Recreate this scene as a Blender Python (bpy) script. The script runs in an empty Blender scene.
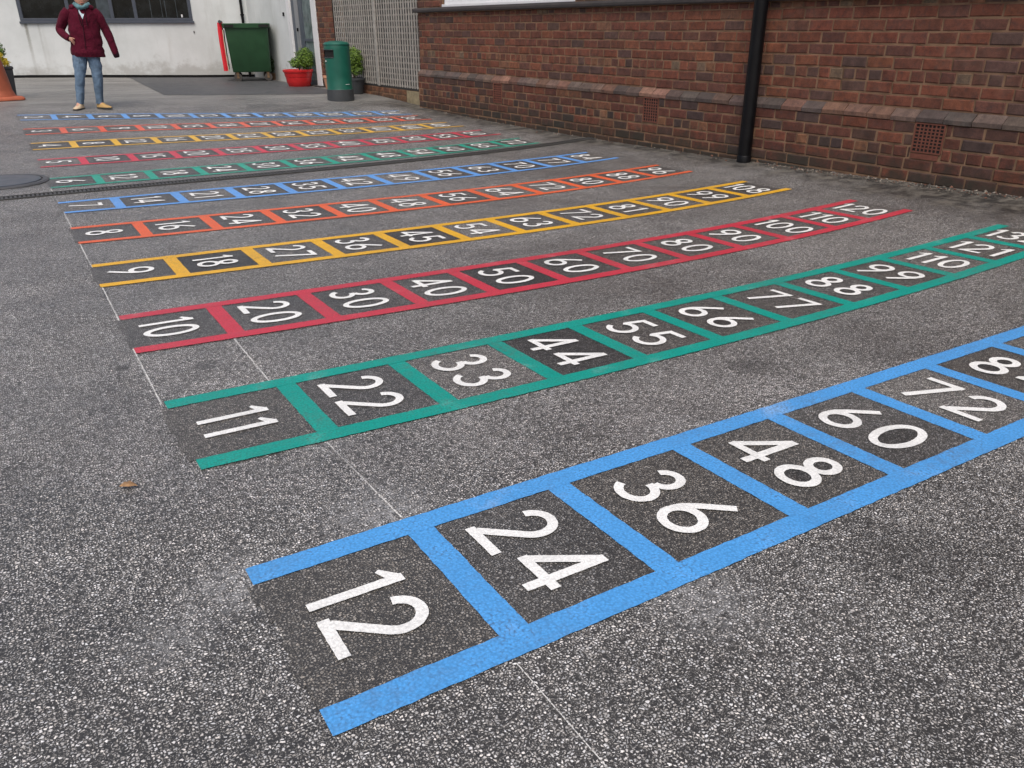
import bpy, bmesh, math, random
from mathutils import Vector, Matrix, noise as mnoise
random.seed(7)
rnd = random.random
def ru(a, b): return a + (b - a) * random.random()
U = 0.4                                   # one painted square is 0.4 m
C = bpy.context.scene.collection
sc = bpy.context.scene

# ------------------------------------------------------------------ helpers
def link(o):
    C.objects.link(o); return o

def tag(o, label=None, cat=None, group=None, kind=None):
    if label: o['label'] = label
    if cat: o['category'] = cat
    if group: o['group'] = group
    if kind: o['kind'] = kind
    return o

def thing(name, loc, label, cat, group=None, rz=0.0):
    o = bpy.data.objects.new(name, None)
    o.location = loc; o.rotation_euler = (0, 0, rz); o.empty_display_size = 0.1
    link(o); return tag(o, label, cat, group)

class M:
    """collects verts (metres) and faces for one mesh"""
    def __init__(s): s.v = []; s.f = []; s.c = []
    def add(s, vs, fs, col=None):
        b = len(s.v); s.v += [tuple(v) for v in vs]
        for f in fs:
            s.f.append(tuple(i + b for i in f)); s.c.append(col or (1, 1, 1))
        return s
    def box(s, a, b, col=None):
        x0, y0, z0 = a; x1, y1, z1 = b
        vs = [(x0,y0,z0),(x1,y0,z0),(x1,y1,z0),(x0,y1,z0),(x0,y0,z1),(x1,y0,z1),(x1,y1,z1),(x0,y1,z1)]
        return s.add(vs, [(0,3,2,1),(4,5,6,7),(0,1,5,4),(1,2,6,5),(2,3,7,6),(3,0,4,7)], col)
    def obox(s, o, ex, ey, ez, col=None):
        """box from corner o with edge vectors"""
        o, ex, ey, ez = Vector(o), Vector(ex), Vector(ey), Vector(ez)
        vs = [o, o+ex, o+ex+ey, o+ey, o+ez, o+ex+ez, o+ex+ey+ez, o+ey+ez]
        return s.add(vs, [(0,3,2,1),(4,5,6,7),(0,1,5,4),(1,2,6,5),(2,3,7,6),(3,0,4,7)], col)
    def loft(s, rings, cap=True, closed=False):
        n = len(rings[0]); b = len(s.v)
        for r in rings: s.v += [tuple(p) for p in r]
        m = len(rings)
        for i in range(m if closed else m - 1):
            for k in range(n):
                a = b + i*n + k; a2 = b + i*n + (k+1) % n
                c = b + ((i+1) % m)*n + k; c2 = b + ((i+1) % m)*n + (k+1) % n
                s.f.append((a, a2, c2, c)); s.c.append((1,1,1))
        if cap and not closed:
            s.f.append(tuple(b + k for k in reversed(range(n)))); s.c.append((1,1,1))
            s.f.append(tuple(b + (m-1)*n + k for k in range(n))); s.c.append((1,1,1))
        return s
    def lathe(s, prof, cx=0, cy=0, seg=32, cap=True):
        return s.loft([[(cx + r*math.cos(2*math.pi*k/seg), cy + r*math.sin(2*math.pi*k/seg), z) for k in range(seg)] for r, z in prof], cap)
    def tube(s, pts, r, seg=12):
        pts = [Vector(p) for p in pts]; rings = []
        for i, p in enumerate(pts):
            t = (pts[min(i+1, len(pts)-1)] - pts[max(i-1, 0)]).normalized()
            a = t.orthogonal().normalized() if i == 0 else (a - t*a.dot(t)).normalized()
            b = t.cross(a); rr = r[i] if isinstance(r, (list, tuple)) else r
            rings.append([p + a*rr*math.cos(2*math.pi*k/seg) + b*rr*math.sin(2*math.pi*k/seg) for k in range(seg)])
        return s.loft(rings)
    def build(s, name, mat, parent=None, smooth=False, bevel=0, colors=False, label=None, angle=None):
        off = Vector((0,0,0)); rz = 0
        if parent is not None:
            q = parent
            mw = Matrix.Identity(4)
            while q is not None:
                mw = Matrix.LocRotScale(q.location, q.rotation_euler, None) @ mw; q = q.parent
            inv = mw.inverted()
            vs = [tuple(inv @ Vector(v)) for v in s.v]
        else: vs = s.v
        me = bpy.data.meshes.new(name); me.from_pydata(vs, [], s.f); me.update()
        if colors:
            ca = me.color_attributes.new('Col', 'FLOAT_COLOR', 'CORNER')
            i = 0
            for p, c in zip(me.polygons, s.c):
                for _ in p.loop_indices:
                    ca.data[i].color = (c[0], c[1], c[2], 1); i += 1
        bm = bmesh.new(); bm.from_mesh(me)
        bmesh.ops.recalc_face_normals(bm, faces=bm.faces) if not colors else None
        bm.to_mesh(me); bm.free()
        if smooth:
            for p in me.polygons: p.use_smooth = True
            if angle: me.set_sharp_from_angle(angle=math.radians(angle))
        me.materials.append(mat)
        o = bpy.data.objects.new(name, me); link(o)
        if parent is not None: o.parent = parent
        if bevel:
            b = o.modifiers.new('bevel', 'BEVEL'); b.width = bevel; b.segments = 2; b.limit_method = 'ANGLE'
        if label: o['label'] = label
        return o

# ------------------------------------------------------------------ materials
def mat(name):
    m = bpy.data.materials.new(name); m.use_nodes = True
    nt = m.node_tree; nt.nodes.clear()
    out = nt.nodes.new('ShaderNodeOutputMaterial'); b = nt.nodes.new('ShaderNodeBsdfPrincipled')
    nt.links.new(b.outputs[0], out.inputs[0])
    return m, nt, b

class G:
    """tiny node-graph helper"""
    def __init__(s, nt): s.nt = nt
    def n(s, t, **k):
        x = s.nt.nodes.new(t)
        for a, v in k.items(): setattr(x, a, v)
        return x
    def l(s, a, b): s.nt.links.new(a, b)
    def set(s, sock, v):
        if hasattr(v, 'is_output') or isinstance(v, bpy.types.NodeSocket): s.l(v, sock)
        else: sock.default_value = v
    def math(s, op, a, b=0.0, clamp=False):
        x = s.n('ShaderNodeMath', operation=op, use_clamp=clamp); s.set(x.inputs[0], a); s.set(x.inputs[1], b); return x.outputs[0]
    def vmath(s, op, a, b=(0,0,0)):
        x = s.n('ShaderNodeVectorMath', operation=op); s.set(x.inputs[0], a); s.set(x.inputs[1], b); return x
    def scale(s, v, k):
        x = s.n('ShaderNodeVectorMath', operation='SCALE'); s.l(v, x.inputs[0]); x.inputs['Scale'].default_value = k; return x.outputs[0]
    def noise(s, v, scale, detail=3, rough=.55, dist=0):
        x = s.n('ShaderNodeTexNoise'); s.l(v, x.inputs['Vector']); x.inputs['Scale'].default_value = scale
        x.inputs['Detail'].default_value = detail; x.inputs['Roughness'].default_value = rough; x.inputs['Distortion'].default_value = dist; return x
    def vor(s, v, scale, feature='F1', dims='3D'):
        x = s.n('ShaderNodeTexVoronoi', feature=feature, voronoi_dimensions=dims); s.l(v, x.inputs['Vector']); x.inputs['Scale'].default_value = scale; return x
    def map(s, v, a, b, c=0., d=1., smooth=False):
        x = s.n('ShaderNodeMapRange', interpolation_type='SMOOTHSTEP' if smooth else 'LINEAR'); s.set(x.inputs[0], v)
        for i, q in enumerate((a, b, c, d)): s.set(x.inputs[i+1], q)
        return x.outputs[0]
    def mix(s, f, a, b, mode='MIX'):
        x = s.n('ShaderNodeMix', data_type='RGBA', blend_type=mode); s.set(x.inputs[0], f)
        for i, q in ((6, a), (7, b)):
            if isinstance(q, tuple): x.inputs[i].default_value = (*q[:3], 1)
            else: s.l(q, x.inputs[i])
        return x.outputs[2]
    def bump(s, h, strength, dist, normal=None):
        x = s.n('ShaderNodeBump'); s.l(h, x.inputs['Height']); x.inputs['Strength'].default_value = strength; x.inputs['Distance'].default_value = dist
        if normal: s.l(normal, x.inputs['Normal'])
        return x.outputs[0]
    def pos(s): return s.n('ShaderNodeNewGeometry').outputs['Position']
    def obj(s): return s.n('ShaderNodeTexCoord').outputs['Object']

def simple(name, col, rough=.6, metal=0, var=.12, scale=12, bump=0, bscale=80, coat=0, spec=.5):
    m, nt, b = mat(name); g = G(nt); p = g.obj()
    n = g.noise(p, scale, 4)
    k = g.map(n.outputs[0], .25, .75, 1-var, 1+var)
    c = g.mix(1.0, col, k, 'MULTIPLY')
    g.l(c, b.inputs['Base Color']); b.inputs['Roughness'].default_value = rough; b.inputs['Metallic'].default_value = metal
    b.inputs['Specular IOR Level'].default_value = spec
    r = g.map(n.outputs[0], .3, .7, max(0, rough-.08), min(1, rough+.08)); g.l(r, b.inputs['Roughness'])
    if coat: b.inputs['Coat Weight'].default_value = coat; b.inputs['Coat Roughness'].default_value = .2
    if bump: g.l(g.bump(g.noise(p, bscale, 3).outputs[0], bump, .004), b.inputs['Normal'])
    return m

WTH = math.radians(2.5); WN = Vector((math.cos(WTH), math.sin(WTH), 0)); WD0 = 14.39 * U      # brick wall plane (plinth face)
STAINS = [(-.12,7.32,.10,.085),(.52,7.02,.12,.045),(4.64,4.47,.22,.045),(8.45,30.5,1.5,.05),(2.97,1.83,.03,.07),(6.2,4.1,.4,.014),(-.42,1.75,.30,.045),(-.62,1.45,.34,.04),(3.3,2.0,.28,.02),(7.5,7.0,.5,.02),(5.0,9.4,.35,.025)]

DUST = [(.9,3.85,.55,.55),(-.05,3.62,.40,.5),(1.95,2.25,.45,.45),(3.2,3.75,.6,.3),(-.45,3.35,.35,.3),(.9,5.05,.35,.5),(.55,9.2,.8,.2)]

def asphalt(name, stone_gain=1.0, stone_mul=(1,1,1), base=.044, cover=1.0, ground=False, coat=0.0):
    m, nt, b = mat(name); g = G(nt); P = g.pos()
    flat = g.vmath('MULTIPLY', P, (1,1,0)).outputs[0]
    wob = g.noise(flat, 60, 2); 
    wob2 = g.noise(flat, 190, 1)
    w = g.vmath('SUBTRACT', wob.outputs['Color'], (.5,.5,.5)).outputs[0]
    q = g.vmath('ADD', flat, g.scale(w, .009)).outputs[0]
    q = g.vmath('ADD', q, g.scale(g.vmath('SUBTRACT', wob2.outputs['Color'], (.5,.5,.5)).outputs[0], .006)).outputs[0]
    big = g.noise(flat, .55, 5, .6); med = g.noise(flat, 3.2, 4, .6); fine = g.noise(flat, 260, 2)
    # exposed stones, one coarse and one fine set
    def chips(scale, keep, lo, hi, soft):
        """angular stone chips: voronoi cells shrunk by a random gap, some cells empty"""
        e = g.vor(q, scale, 'DISTANCE_TO_EDGE', '2D'); v = g.vor(q, scale, dims='2D'); s = g.n('ShaderNodeSeparateColor'); g.l(v.outputs['Color'], s.inputs[0])
        gap = g.math('ADD', g.map(s.outputs[0], 0, keep, lo, hi), g.map(s.outputs[0], keep, keep+.02, 0, 1.0))
        gap = g.math('DIVIDE', gap, cover); gap = g.math('MULTIPLY', gap, g.map(med.outputs[0], .3, .7, 1.12, .90))
        edge = g.map(e.outputs['Distance'], gap, g.math('ADD', gap, soft), 0, 1)
        return g.math('MULTIPLY', edge, g.map(v.outputs['Distance'], .58, .42, 0, 1)), s
    k1, s1 = chips(152, .81, .10, .30, .13)
    k2, s2 = chips(262, .71, .085, .26, .15)
    v1 = g.map(g.math('POWER', s1.outputs[1], 1.25), 0, 1, .40*stone_gain, 1.02*stone_gain)
    v2 = g.map(s2.outputs[1], 0, 1, .16*stone_gain, .56*stone_gain)
    hue = g.mix(s1.outputs[2], (.98,.99,1.0), (1.0,.95,.89))
    c1 = g.mix(1.0, g.mix(1.0, hue, stone_mul, 'MULTIPLY'), v1, 'MULTIPLY')
    c2 = g.mix(1.0, tuple(x*y for x, y in zip(stone_mul, (1,.97,.92))), v2, 'MULTIPLY')
    bs = g.mix(1.0, (base*1.0, base*.97, base*.94), g.map(fine.outputs[0], .3, .7, .6, 1.5), 'MULTIPLY')
    c = g.mix(g.math('MULTIPLY', k2, .8), bs, c2); c = g.mix(k1, c, c1)
    # broad dirt
    dirt = g.map(big.outputs[0], .32, .62, .76, 1.10)
    dirt = g.math('MULTIPLY', dirt, g.map(med.outputs[0], .3, .72, .91, 1.06))
    c = g.mix(1.0, c, dirt, 'MULTIPLY')
    if ground:
        sep = g.n('ShaderNodeSeparateXYZ'); g.l(P, sep.inputs[0])
        # spilt / greasy spots
        for (x, y, r, s) in STAINS:
            d = g.vmath('DISTANCE', flat, (x*U, y*U, 0)).outputs['Value']
            d = g.math('ADD', d, g.map(med.outputs[0], .3, .7, -.35*r*U, .35*r*U))
            k = g.map(d, r*U, r*U*.55, 0, min(1., s*9), True)
            c = g.mix(k, c, (.022,.022,.022))
        for (x, y, r, kk_) in DUST:
            d = g.vmath('DISTANCE', flat, (x*U, y*U, 0)).outputs['Value']
            k = g.math('MULTIPLY', g.map(d, r*U, 0, 0, kk_, True), g.map(g.noise(flat, 45, 5, .75).outputs[0], .42, .62))
            c = g.mix(k, c, (.42,.43,.44))
        # damp silt band along the foot of the brick wall
        dw = g.math('SUBTRACT', WD0, g.vmath('DOT_PRODUCT', flat, tuple(WN)).outputs['Value'])
        dn = g.math('ADD', dw, g.map(med.outputs[0], .3, .7, -.16, .16)); dn = g.math('SUBTRACT', dn, g.map(sep.outputs[1], 4.6, 3.0, 0, .26))
        kw = g.map(dn, .52, .05, 0, .92, True)
        silt = g.mix(g.map(g.noise(flat, 7, 6, .72).outputs[0], .44, .60), (.018,.018,.016), (.15,.14,.12))
        c = g.mix(kw, c, silt)
        # worn pale yard beyond the ladders
        far = g.math('ADD', sep.outputs[1], g.map(big.outputs[0], .3, .7, -1.3, 1.3))
        kf = g.map(far, 11.6, 14.0, 0, .8, True)
        st = g.n('ShaderNodeMapping'); g.l(flat, st.inputs[0]); st.inputs['Scale'].default_value = (.25, 1.3, 1)
        streak = g.noise(st.outputs[0], 1.6, 5, .65)
        pale = g.mix(g.map(streak.outputs[0], .35, .65), (.13,.128,.12), (.27,.265,.25))
        pale = g.mix(1.0, pale, g.map(g.noise(flat, 120, 2).outputs[0], .3, .7, .7, 1.3), 'MULTIPLY')
        c = g.mix(kf, c, pale)
    g.l(c, b.inputs['Base Color'])
    b.inputs['Specular IOR Level'].default_value = .5
    rr = g.map(g.noise(flat, 1.1, 4, .6).outputs[0], .35, .65, .36, .62); rr = g.math('SUBTRACT', rr, g.math('MULTIPLY', k1, .08)); g.l(rr, b.inputs['Roughness'])
    h = g.math('ADD', g.math('MULTIPLY', k1, 1.0), g.math('MULTIPLY', k2, .5)); h = g.math('ADD', h, g.math('MULTIPLY', fine.outputs[0], .4))
    g.l(g.bump(h, .55, .003), b.inputs['Normal'])
    return m

def paint(name, col, wear=.10, rough=.5):
    m, nt, b = mat(name); g = G(nt); P = g.pos(); flat = g.vmath('MULTIPLY', P, (1,1,0)).outputs[0]
    n1 = g.noise(flat, 7, 5, .65); n2 = g.noise(flat, 220, 3, .6); n3 = g.noise(flat, 2.2, 4, .6)
    k = g.map(n1.outputs[0], .28, .72, .86, 1.10); k = g.math('MULTIPLY', k, g.map(n2.outputs[0], .3, .7, .88, 1.12))
    c = g.mix(1.0, col, k, 'MULTIPLY')
    chalk = tuple(min(1, .55*x + .30) for x in col)
    c = g.mix(g.map(g.math('MULTIPLY', n3.outputs[0], n1.outputs[0]), .30, .46, 0, .42, True), c, chalk)
    v = g.vor(flat, 92, dims='2D'); v2 = g.vor(flat, 150, dims='2D')
    # pinholes and dirt where the stones stand proud
    pin = g.math('MULTIPLY', g.map(v2.outputs['Distance'], .50, .72, 0, 1), g.map(n1.outputs[0], .42, .62, 0, 1))
    c = g.mix(g.math('MULTIPLY', pin, wear*5), c, (.05,.05,.05))
    gr = g.math('MULTIPLY', g.map(g.noise(flat, 1.3, 5, .65).outputs[0], .44, .68), g.map(g.noise(flat, 36, 4, .7).outputs[0], .40, .66))
    c = g.mix(g.math('MULTIPLY', gr, .28 if wear < .05 else .5), c, (.12,.11,.095))
    dim = g.map(g.vor(flat, 132, dims='2D').outputs['Distance'], .15, .6, 1.05, .92 if wear < .05 else .84); c = g.mix(1.0, c, dim, 'MULTIPLY')
    g.l(c, b.inputs['Base Color']); g.l(g.map(n1.outputs[0], .3, .7, rough-.1, rough+.1), b.inputs['Roughness'])
    h = g.math('ADD', g.math('MULTIPLY', v.outputs['Distance'], -1.0), g.math('MULTIPLY', n2.outputs[0], .5))
    g.l(g.bump(h, .22, .003), b.inputs['Normal'])
    return m

MT = {}
MT['ground'] = asphalt('exposed_aggregate_asphalt', ground=True)
MT['sq'] = [asphalt('sealed_asphalt_brown', .46, (1,.965,.91), .047, 1.05),
            asphalt('sealed_asphalt_grey', .42, (1,1,1), .044, 1.05),
            asphalt('sealed_asphalt_black', .26, (1,1,1), .027, 1.0),
            asphalt('sealed_asphalt_pale', .66, (1,.98,.95), .056, 1.1)]
MT['white'] = paint('white_line_paint', (.84,.85,.83), .04, .5)
PC = {12:(.080,.345,.76), 11:(.0,.315,.255), 10:(.56,.040,.068), 9:(.80,.44,.022), 8:(.78,.135,.045), 7:(.13,.36,.80),
      6:(.02,.36,.26), 5:(.62,.055,.09), 4:(.78,.46,.05), 3:(.76,.13,.07), 2:(.14,.36,.76)}
for k, c in PC.items(): MT['p%d' % k] = paint('ladder_paint_%s' % {12:'sky',11:'teal',10:'crimson',9:'yellow',8:'orange',7:'blue',6:'green',5:'red',4:'amber',3:'coral',2:'azure'}[k], c)

def brick_mat(name, bumpk=.5):
    m, nt, b = mat(name); g = G(nt); P = g.pos()
    a = g.n('ShaderNodeVertexColor', layer_name='Col')
    n1 = g.noise(P, 14, 5, .7); n2 = g.noise(P, 130, 4, .7); n3 = g.noise(P, 3, 4, .6)
    k = g.math('MULTIPLY', g.map(n1.outputs[0], .25, .75, .55, 1.42), g.map(n2.outputs[0], .25, .75, .72, 1.28))
    c = g.mix(1.0, a.outputs[0], k, 'MULTIPLY')
    c = g.mix(g.map(g.noise(P, 22, 4, .65).outputs[0], .48, .72, 0, .62), c, (.052,.036,.034))
    c = g.mix(g.map(n3.outputs[0], .56, .74, 0, .35), c, (.17,.115,.085))
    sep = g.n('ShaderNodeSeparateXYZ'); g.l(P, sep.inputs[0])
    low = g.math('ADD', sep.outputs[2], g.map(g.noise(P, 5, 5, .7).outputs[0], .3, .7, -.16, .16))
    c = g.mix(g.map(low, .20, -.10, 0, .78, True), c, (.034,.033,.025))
    g.l(c, b.inputs['Base Color']); b.inputs['Roughness'].default_value = .82; b.inputs['Specular IOR Level'].default_value = .3
    g.l(g.bump(g.math('ADD', n1.outputs[0], g.math('MULTIPLY', n2.outputs[0], .6)), bumpk, .006), b.inputs['Normal'])
    return m
MT['brick'] = brick_mat('weathered_brick')
MT['mortar'] = simple('lime_mortar', (.185,.115,.072), .9, var=.55, scale=7, bump=.5, bscale=200, spec=.2)
MT['sill'] = simple('dark_stone_sill', (.036,.031,.030), .75, var=.35, scale=9, bump=.4)
MT['upvc'] = simple('white_window_frame', (.72,.73,.74), .35, var=.04)
MT['vent'] = simple('terracotta_vent', (.145,.048,.030), .7, var=.25, scale=40)
MT['black'] = simple('black_gloss_paint', (.004,.004,.005), .4, var=.3, scale=8, bump=.1, spec=.22)
MT['dark'] = simple('dark_void', (.008,.008,.008), .9)
MT['grate'] = simple('cast_iron', (.075,.075,.073), .5, metal=.3, var=.3, scale=25)
MT['mhlid'] = simple('blue_grey_iron', (.075,.085,.100), .42, metal=.2, var=.25, scale=9, bump=.3, bscale=60)
MT['patch'] = simple('smooth_tarmac', (.062,.064,.068), .55, var=.28, scale=4, bump=.5, bscale=240)

def render_wall_mat():
    m, nt, b = mat('stained_white_render'); g = G(nt); P = g.pos()
    n1 = g.noise(P, 1.4, 5, .65); n2 = g.noise(P, 60, 3); sep = g.n('ShaderNodeSeparateXYZ'); g.l(P, sep.inputs[0])
    st = g.n('ShaderNodeMapping'); g.l(P, st.inputs[0]); st.inputs['Scale'].default_value = (1, 1, .16)
    n4 = g.noise(st.outputs[0], 3.2, 5, .7)
    c = g.mix(g.map(n1.outputs[0], .35, .7), (.64,.67,.67), (.54,.57,.565))
    c = g.mix(g.map(n4.outputs[0], .54, .76, 0, .45), c, (.40,.40,.375))
    low = g.math('ADD', sep.outputs[2], g.map(g.noise(P, 2.1, 5, .7).outputs[0], .3, .7, -.30, .22))
    c = g.mix(g.map(low, .36, .06, 0, .55, True), c, (.30,.295,.27))
    # one brown run-off streak below the corner of the window
    ax = g.vmath('DOT_PRODUCT', P, (math.cos(math.radians(-10)), math.sin(math.radians(-10)), 0)).outputs['Value']
    x0 = (5.9*math.cos(math.radians(10)) - 51*math.sin(math.radians(10)))*U
    for s0, ww, amt in ((-4.12, .045, .75), (-3.55, .03, .28)):
        d = g.math('ABSOLUTE', g.math('SUBTRACT', g.math('SUBTRACT', ax, x0), g.math('ADD', s0*U, g.map(n2.outputs[0], .3, .7, -.01, .01))))
        k = g.math('MULTIPLY', g.map(d, ww, ww*.2, 0, amt, True), g.map(sep.outputs[2], .45, 1.15, .25, 1))
        k = g.math('MULTIPLY', k, g.math('LESS_THAN', sep.outputs[2], 1.2))
        c = g.mix(k, c, (.16,.15,.115))
    g.l(c, b.inputs['Base Color']); b.inputs['Roughness'].default_value = .8; b.inputs['Specular IOR Level'].default_value = .25
    g.l(g.bump(n2.outputs[0], .25, .005), b.inputs['Normal'])
    return m
MT['render'] = render_wall_mat()
MT['frame'] = simple('grey_blue_aluminium', (.055,.066,.088), .45, var=.1)
def glass(name, col, rough=.06):
    m, nt, b = mat(name); g = G(nt); P = g.obj()
    n = g.noise(P, 5, 4)
    g.l(g.mix(g.map(n.outputs[0], .35, .65), tuple(.6*x for x in col), tuple(1.3*x for x in col)), b.inputs['Base Color'])
    b.inputs['Roughness'].default_value = rough; b.inputs['Specular IOR Level'].default_value = .6
    return m
MT['glass'] = glass('dark_window_glass', (.014,.016,.017))
MT['blind'] = glass('blind_behind_glass', (.055,.07,.082), .15)
MT['binG'] = simple('green_bin_plastic', (.018,.068,.027), .48, var=.18, scale=6)
MT['binR'] = simple('red_lid_plastic', (.62,.018,.03), .42, var=.12)
MT['binP'] = simple('pale_lid_lining', (.62,.56,.42), .5)
MT['litter'] = simple('dark_green_bin_plastic', (.006,.095,.066), .42, var=.15, scale=7)
MT['litterb'] = simple('charcoal_plastic', (.040,.045,.050), .6, var=.2)
MT['rubber'] = simple('caster_rubber', (.05,.045,.04), .7)
MT['rust'] = simple('rusty_steel', (.16,.10,.055), .6, metal=.4, var=.4, scale=30)
MT['pot'] = simple('red_glazed_plastic', (.52,.016,.018), .38, var=.1)
MT['terra'] = simple('pale_terracotta', (.50,.25,.15), .8, var=.2)
MT['soil'] = simple('potting_soil', (.02,.014,.010), .95, var=.4, scale=40)
MT['cone'] = simple('faded_orange_rubber', (.36,.095,.045), .6, var=.22, scale=9)
MT['lattice'] = simple('weathered_grey_timber', (.33,.315,.285), .85, var=.3, scale=18, bump=.4)
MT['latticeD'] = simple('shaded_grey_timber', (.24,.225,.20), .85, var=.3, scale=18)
MT['back'] = simple('dark_boarding', (.055,.052,.05), .8, var=.35, scale=6)
MT['stone'] = simple('buff_stone_block', (.26,.215,.13), .85, var=.35, scale=14, bump=.5)
MT['bark'] = simple('bark', (.06,.042,.03), .9)
def leafmat(name, a, b_):
    m, nt, b = mat(name); g = G(nt); at = g.n('ShaderNodeVertexColor', layer_name='Col')
    g.l(g.mix(at.outputs[0], a, b_), b.inputs['Base Color']); b.inputs['Roughness'].default_value = .55
    b.inputs['Subsurface Weight'].default_value = .0
    return m
MT['leafL'] = leafmat('bright_leaf', (.045,.10,.012), (.16,.27,.025))
MT['leafD'] = leafmat('dark_leaf', (.014,.034,.012), (.05,.09,.022))
MT['leafY'] = leafmat('yellow_petal', (.62,.47,.02), (.82,.68,.06))
MT['brownleaf'] = simple('dry_leaf', (.34,.20,.095), .7, var=.4, scale=120)
MT['chalkl'] = None

# ------------------------------------------------------------------ ground shape (u units)
ZC = [-0.13328, -0.23845, -0.01981, 0.08451, 0.14335, 0.03502, -0.04311, -0.01996, 0.02698]; CY = 6.4066; Z0 = 0.12369364
TERMS = [(1,0),(0,1),(2,0),(1,1),(0,2),(3,0),(2,1),(1,2),(0,3)]
def zg(x, y):
    x = min(max(x, -3), 15); y = min(max(y, -1), 33)
    u = x/6.; v = (y + CY - 14)/12.
    return sum(c*u**a*v**b for c, (a, b) in zip(ZC, TERMS)) - Z0
def P(x, y, lift=0.0):
    return (x*U, y*U, zg(x, y)*U + lift)

def frange(a, b, s):
    n = max(1, round((b-a)/s)); return [a + (b-a)*i/n for i in range(n+1)]
def ground_mesh():
    xs = [-150,-80,-40,-20,-12,-8,-6,-5] + frange(-4, 16, .4) + [18,22,30,50,90,150]
    ys_ = [-120,-60,-30,-15,-8,-4] + frange(-2, 34, .4) + [36,40,45,52,60,80,120,200]
    m = M(); vs = [P(x, y) for y in ys_ for x in xs]; n = len(xs)
    m.add(vs, [(j*n+i, j*n+i+1, (j+1)*n+i+1, (j+1)*n+i) for j in range(len(ys_)-1) for i in range(n-1)])
    o = m.build('ground', MT['ground'], smooth=True); tag(o, kind='structure'); return o
ground_mesh()

def strip(poly_fn, n, lift, m):
    """ribbon of quads on the ground between two edge curves; poly_fn(i/n)->((x,y),(x,y))"""
    a = []; b = []
    for i in range(n+1):
        p, q = poly_fn(i/n); a.append(P(*p, lift)); b.append(P(*q, lift))
    base = a + b
    m.add(base, [(i, i+1, n+2+i, n+1+i) for i in range(n)])

# smooth tarmac patch in front of the white building
pm = M()
def patch_fn(t):
    x = 5.4 + t*7.3
    wob = .25*mnoise.noise((x*.8, 3.1, 0))
    return ((x + 0, 36.0 - .18*(x-5.4) + wob), (6.3 + t*6.4, 53 - (6.3+t*6.4-5.9)*.176))
for seg in range(1):
    for r in range(10):
        strip(lambda t, r=r: tuple(tuple(Vector(patch_fn(t)[0]).lerp(Vector(patch_fn(t)[1]), k)) for k in (r/10, (r+1)/10)), 24, .004, pm)
tag(pm.build('tarmac_patch', MT['patch']), kind='structure')

# ------------------------------------------------------------------ number ladders
ROWS = {
12:([-0.012, -0.028, 0.036, 0.009, 0.005, 0.007, 0.051, 0, 0, 0, 0], [-0.0007, 0.0045, 2.5383], [-0.0022, 0.0142, 3.55]),
11:([-0.008, -0.0, 0.028, -0.016, -0.035, -0.021, 0.02, 0.045, 0.023, -0.003, 0.007], [0.0028, -0.0218, 5.1685], [-0.0002, -0.0017, 6.1635]),
10:([-0.014, -0.011, 0.015, -0.068, -0.053, -0.066, -0.043, 0.007, -0.035, 0.083, -0.078], [0.0032, -0.0369, 7.7955], [0.0014, -0.0222, 8.7751]),
9:([-0.011, 0.011, 0.021, -0.003, -0.009, -0.026, 0.0, 0.031, -0.033, -0.052, -0.06], [0.0021, -0.0303, 10.3838], [0.0001, -0.0043, 11.2861]),
8:([-0.03, -0.003, -0.003, 0.03, -0.032, -0.006, 0.026, 0.057, 0.09, 0.068, 0.048], [0.0037, -0.0414, 12.9492], [0.0022, -0.0254, 13.9162]),
7:([-0.058, -0.007, 0.0, 0.001, -0.008, 0.022, 0.087, 0.093, 0.076, 0.041, 0.024], [0.0032, -0.0331, 15.4332], [-0.0017, 0.0419, 16.2694]),
6:([-0.055, -0.029, -0.003, -0.004, -0.004, 0.034, 0.1, 0.1, 0.0, 0.0, 0.0], [0.0, 0.0634, 18.0977], [0.0, 0.0634, 19.0777]),
5:([-0.059, -0.002, -0.019, 0.024, 0.052, 0.0, 0.0, 0.0, 0.0, 0.0, 0.0], [0.0, 0.0152, 20.8561], [0.0, 0.0152, 21.8361]),
4:([0]*11, [0.0, -0.03, 23.6697], [0.0, -0.03, 24.6497]),
3:([0]*11, [0.0, -0.09, 26.4847], [0.0, -0.09, 27.4647]),
2:([0]*11, [0.0, -0.2139, 29.543], [0.0, -0.2139, 30.523])}
T = .1673; Tr = .165

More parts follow.
